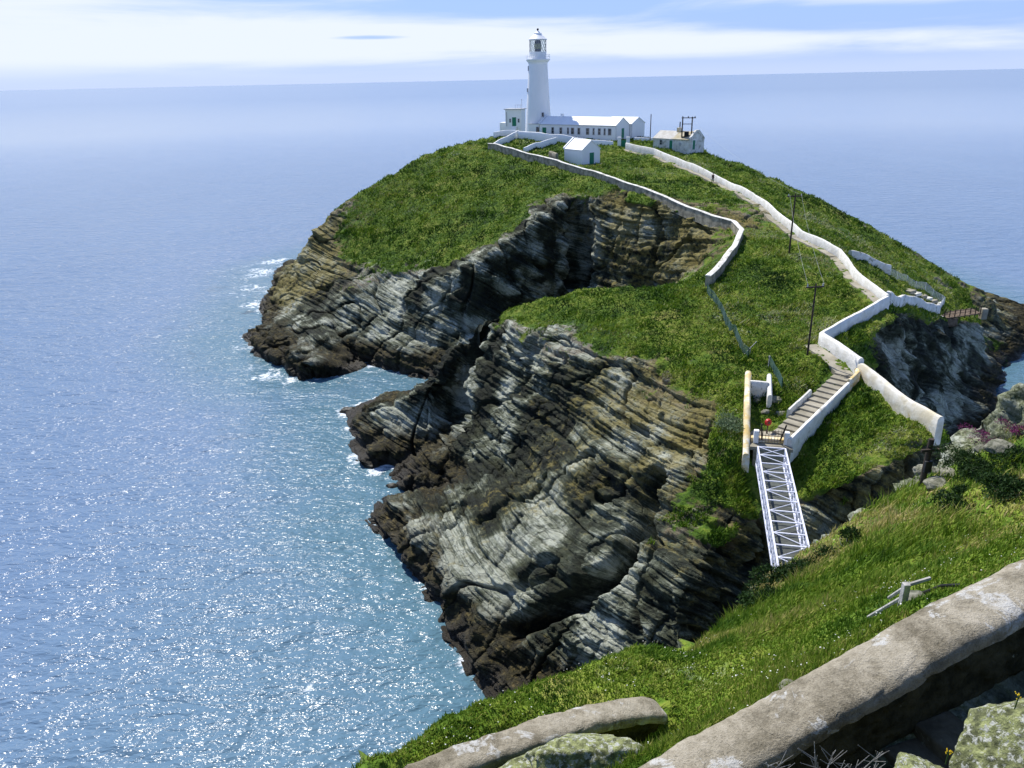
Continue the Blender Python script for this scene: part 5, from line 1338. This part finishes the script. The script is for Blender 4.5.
def bush(name, label, c, r, n, leaf, mat, cat, group=None, stem=True):
    R = empty(name, tuple(c), random.uniform(0, 6), label, cat, group)
    u = rng.normal(size=(n, 3)); u /= np.linalg.norm(u, axis=1)[:, None]; u[:, 2] = np.abs(u[:, 2]) * 1.0 - .15
    rr = rng.uniform(.55, 1.0, n) ** .6
    kc = 9; cc = rng.normal(size=(kc, 3)) * np.array([.55, .55, .18]); cs = rng.uniform(.35, .75, kc); w_ = rng.integers(0, kc, n)
    q = u * rr[:, None]; q = (cc[w_] + q * cs[w_][:, None] * (1 + .5 * fbm(u, 3.2, 3, off=float(c[0])))[:, None]) * np.array(r)
    a = rng.normal(size=(n, 3)); b_ = rng.normal(size=(n, 3)); a /= np.linalg.norm(a, axis=1)[:, None]; b_ -= (a * b_).sum(1)[:, None] * a; b_ /= np.linalg.norm(b_, axis=1)[:, None]
    s_ = leaf * rng.uniform(.6, 1.4, n)[:, None]
    V = np.stack([q - a * s_ * .3, q + a * s_ * .3, q + b_ * s_ + np.array([0, 0, .3]) * s_], 1).reshape(-1, 3)
    t = np.clip(.45 + .2 * rng.normal(size=n), 0, 1)
    o = raw_mesh('foliage', V, np.arange(n * 3).reshape(-1, 3), {'tint': np.repeat(t, 3)}, mat, False); o.parent = R
    if stem:
        m = MB()
        for k in range(9):
            t_ = k * .7; m.tube((.05 * math.cos(t_), .05 * math.sin(t_), -.2), (r[0] * .6 * math.cos(t_), r[1] * .6 * math.sin(t_), r[2] * .35), .012, .005, 5)
        m.build('stems', M['twig'], R)
    return R
for px, py, r, l in [(985, 478, (1.3, .9, .8), 'dark gorse bush on the right of the near slope, below the heather'), (1015, 462, (1.1, .9, .9), 'tall dark gorse bush at the right edge below the lichened outcrop'),
                     (955, 512, (.9, .7, .5), 'low dark gorse bush in the middle of the near slope'), (1008, 498, (.8, .7, .5), 'small gorse bush near the right edge, lowest of those by the heather'),
                     (800, 572, (1.0, .7, .45), 'dark gorse bush on the crest beside the near end of the footbridge'), (846, 548, (.8, .6, .4), 'small dark gorse bush on the crest right of the footbridge'), (760, 610, (.8, .6, .4), 'low dark bush on the crest left of the footbridge')]:
    bush('gorse_bush', l, sit(px, py, -.05, 8), r, 5200, .085, M['gorse'], 'bush')
bush('heather_clump', 'magenta heather clump in front of the lichened outcrop', sit(996, 440, -.02, 12), (.75, .5, .38), 1800, .05, M['heather'], 'heather')
bush('heather_clump', 'reddish brown heather clump at the right edge of the photo', sit(1020, 432, -.02, 12), (.6, .5, .35), 1200, .05, M['heather'], 'heather')
def isit(px, py):
    p = pick(isl, px, py); return np.array([p[0], p[1], float(island_z(p[0], p[1])[0])])
bush('herb_patch', 'pale leafy plant patch on the bank left of the yard wall', isit(733, 424), (1.3, 1.6, .7), 2600, .16, M['herb'], 'plant', stem=False)
# dead twigs and yellow flowers at the bottom edge
def twigs():
    c = aty(828, 770, 5.1); R = empty('dead_twigs', tuple(c), 0, 'bare grey dead twigs sticking up at the bottom edge before the wall', 'shrub')
    for k in range(16):
        m = MB(); a = np.array([random.uniform(-.42, .42), random.uniform(-.1, .1), -.25]); d = np.array([random.uniform(-.5, .5), random.uniform(-.2, .2), 1.0]); L_ = random.uniform(.28, .5)
        e = a + d * L_; m.tube(a, e, .007, .003, 5)
        for j in range(4):
            t = random.uniform(.35, .95); s_ = a + (e - a) * t; m.tube(s_, s_ + np.array([random.uniform(-.16, .16), random.uniform(-.05, .05), random.uniform(.03, .14)]), .004, .002, 4)
        m.build('twig', M['twig'], R)
twigs()
def yflower(px, py, y, label):
    c = aty(px, py, y); R = empty('yellow_flower', tuple(c), 0, label, 'flower'); m = MB()
    for k in range(12):
        q = rng.normal(size=3) * np.array([.02, .016, .01]); r = .005
        m.lathe([(.002, -.006), (r, 0), (.002, .006)], tuple(q), 6)
    m.build('petals', M['gold_flower'], R); MB().tube((0, 0, 0), (.01, .02, -.15), .005, n=5).build('stem', M['stem'], R)
yflower(1019, 696, 4.75, 'small cluster of yellow flowers on top of the large corner boulder')
yflower(949, 752, 4.6, 'tiny yellow flowers between the two lichen covered boulders')

for px, py, r, l in ((757, 404, .55, 'pale rock in the yard behind the footbridge, nearest the cream wall'), (773, 402, .7, 'larger pale rock in the yard behind the footbridge, against the white return wall'), (781, 414, .5, 'pale rock at the foot of the kerb wall beside the stairs'), (765, 415, .4, 'small pale rock in the yard just behind the lifebuoy')):
    boulder('yard_rock', l, isit(px, py), (r, r * .7, r * .6), M['bare_stone'], px * .1, 1.0, 'rock', sub=4)
for k, (px, py, r) in enumerate(((352, 411, 1.0), (371, 466, .8), (366, 360, 1.1), (393, 486, .6), (378, 520, .7), (258, 352, 1.0))):
    c = atz(px, py, 0); boulder('sea_rock', ['dark wave washed rock at the tip of the ribbed middle promontory', 'small dark wave washed rock in the foam below the middle promontory', 'dark wave washed rock at the mouth of the far cove', 'small dark wave washed rock in the narrow inlet', 'dark wave washed rock at the corner of the great slab', 'dark wave washed rock off the far headland tongue'][k], c, (r * 1.4, r, r * .6), M['wet_rock'], 60 + k * 2.7, 1.3, 'rock', sub=4)
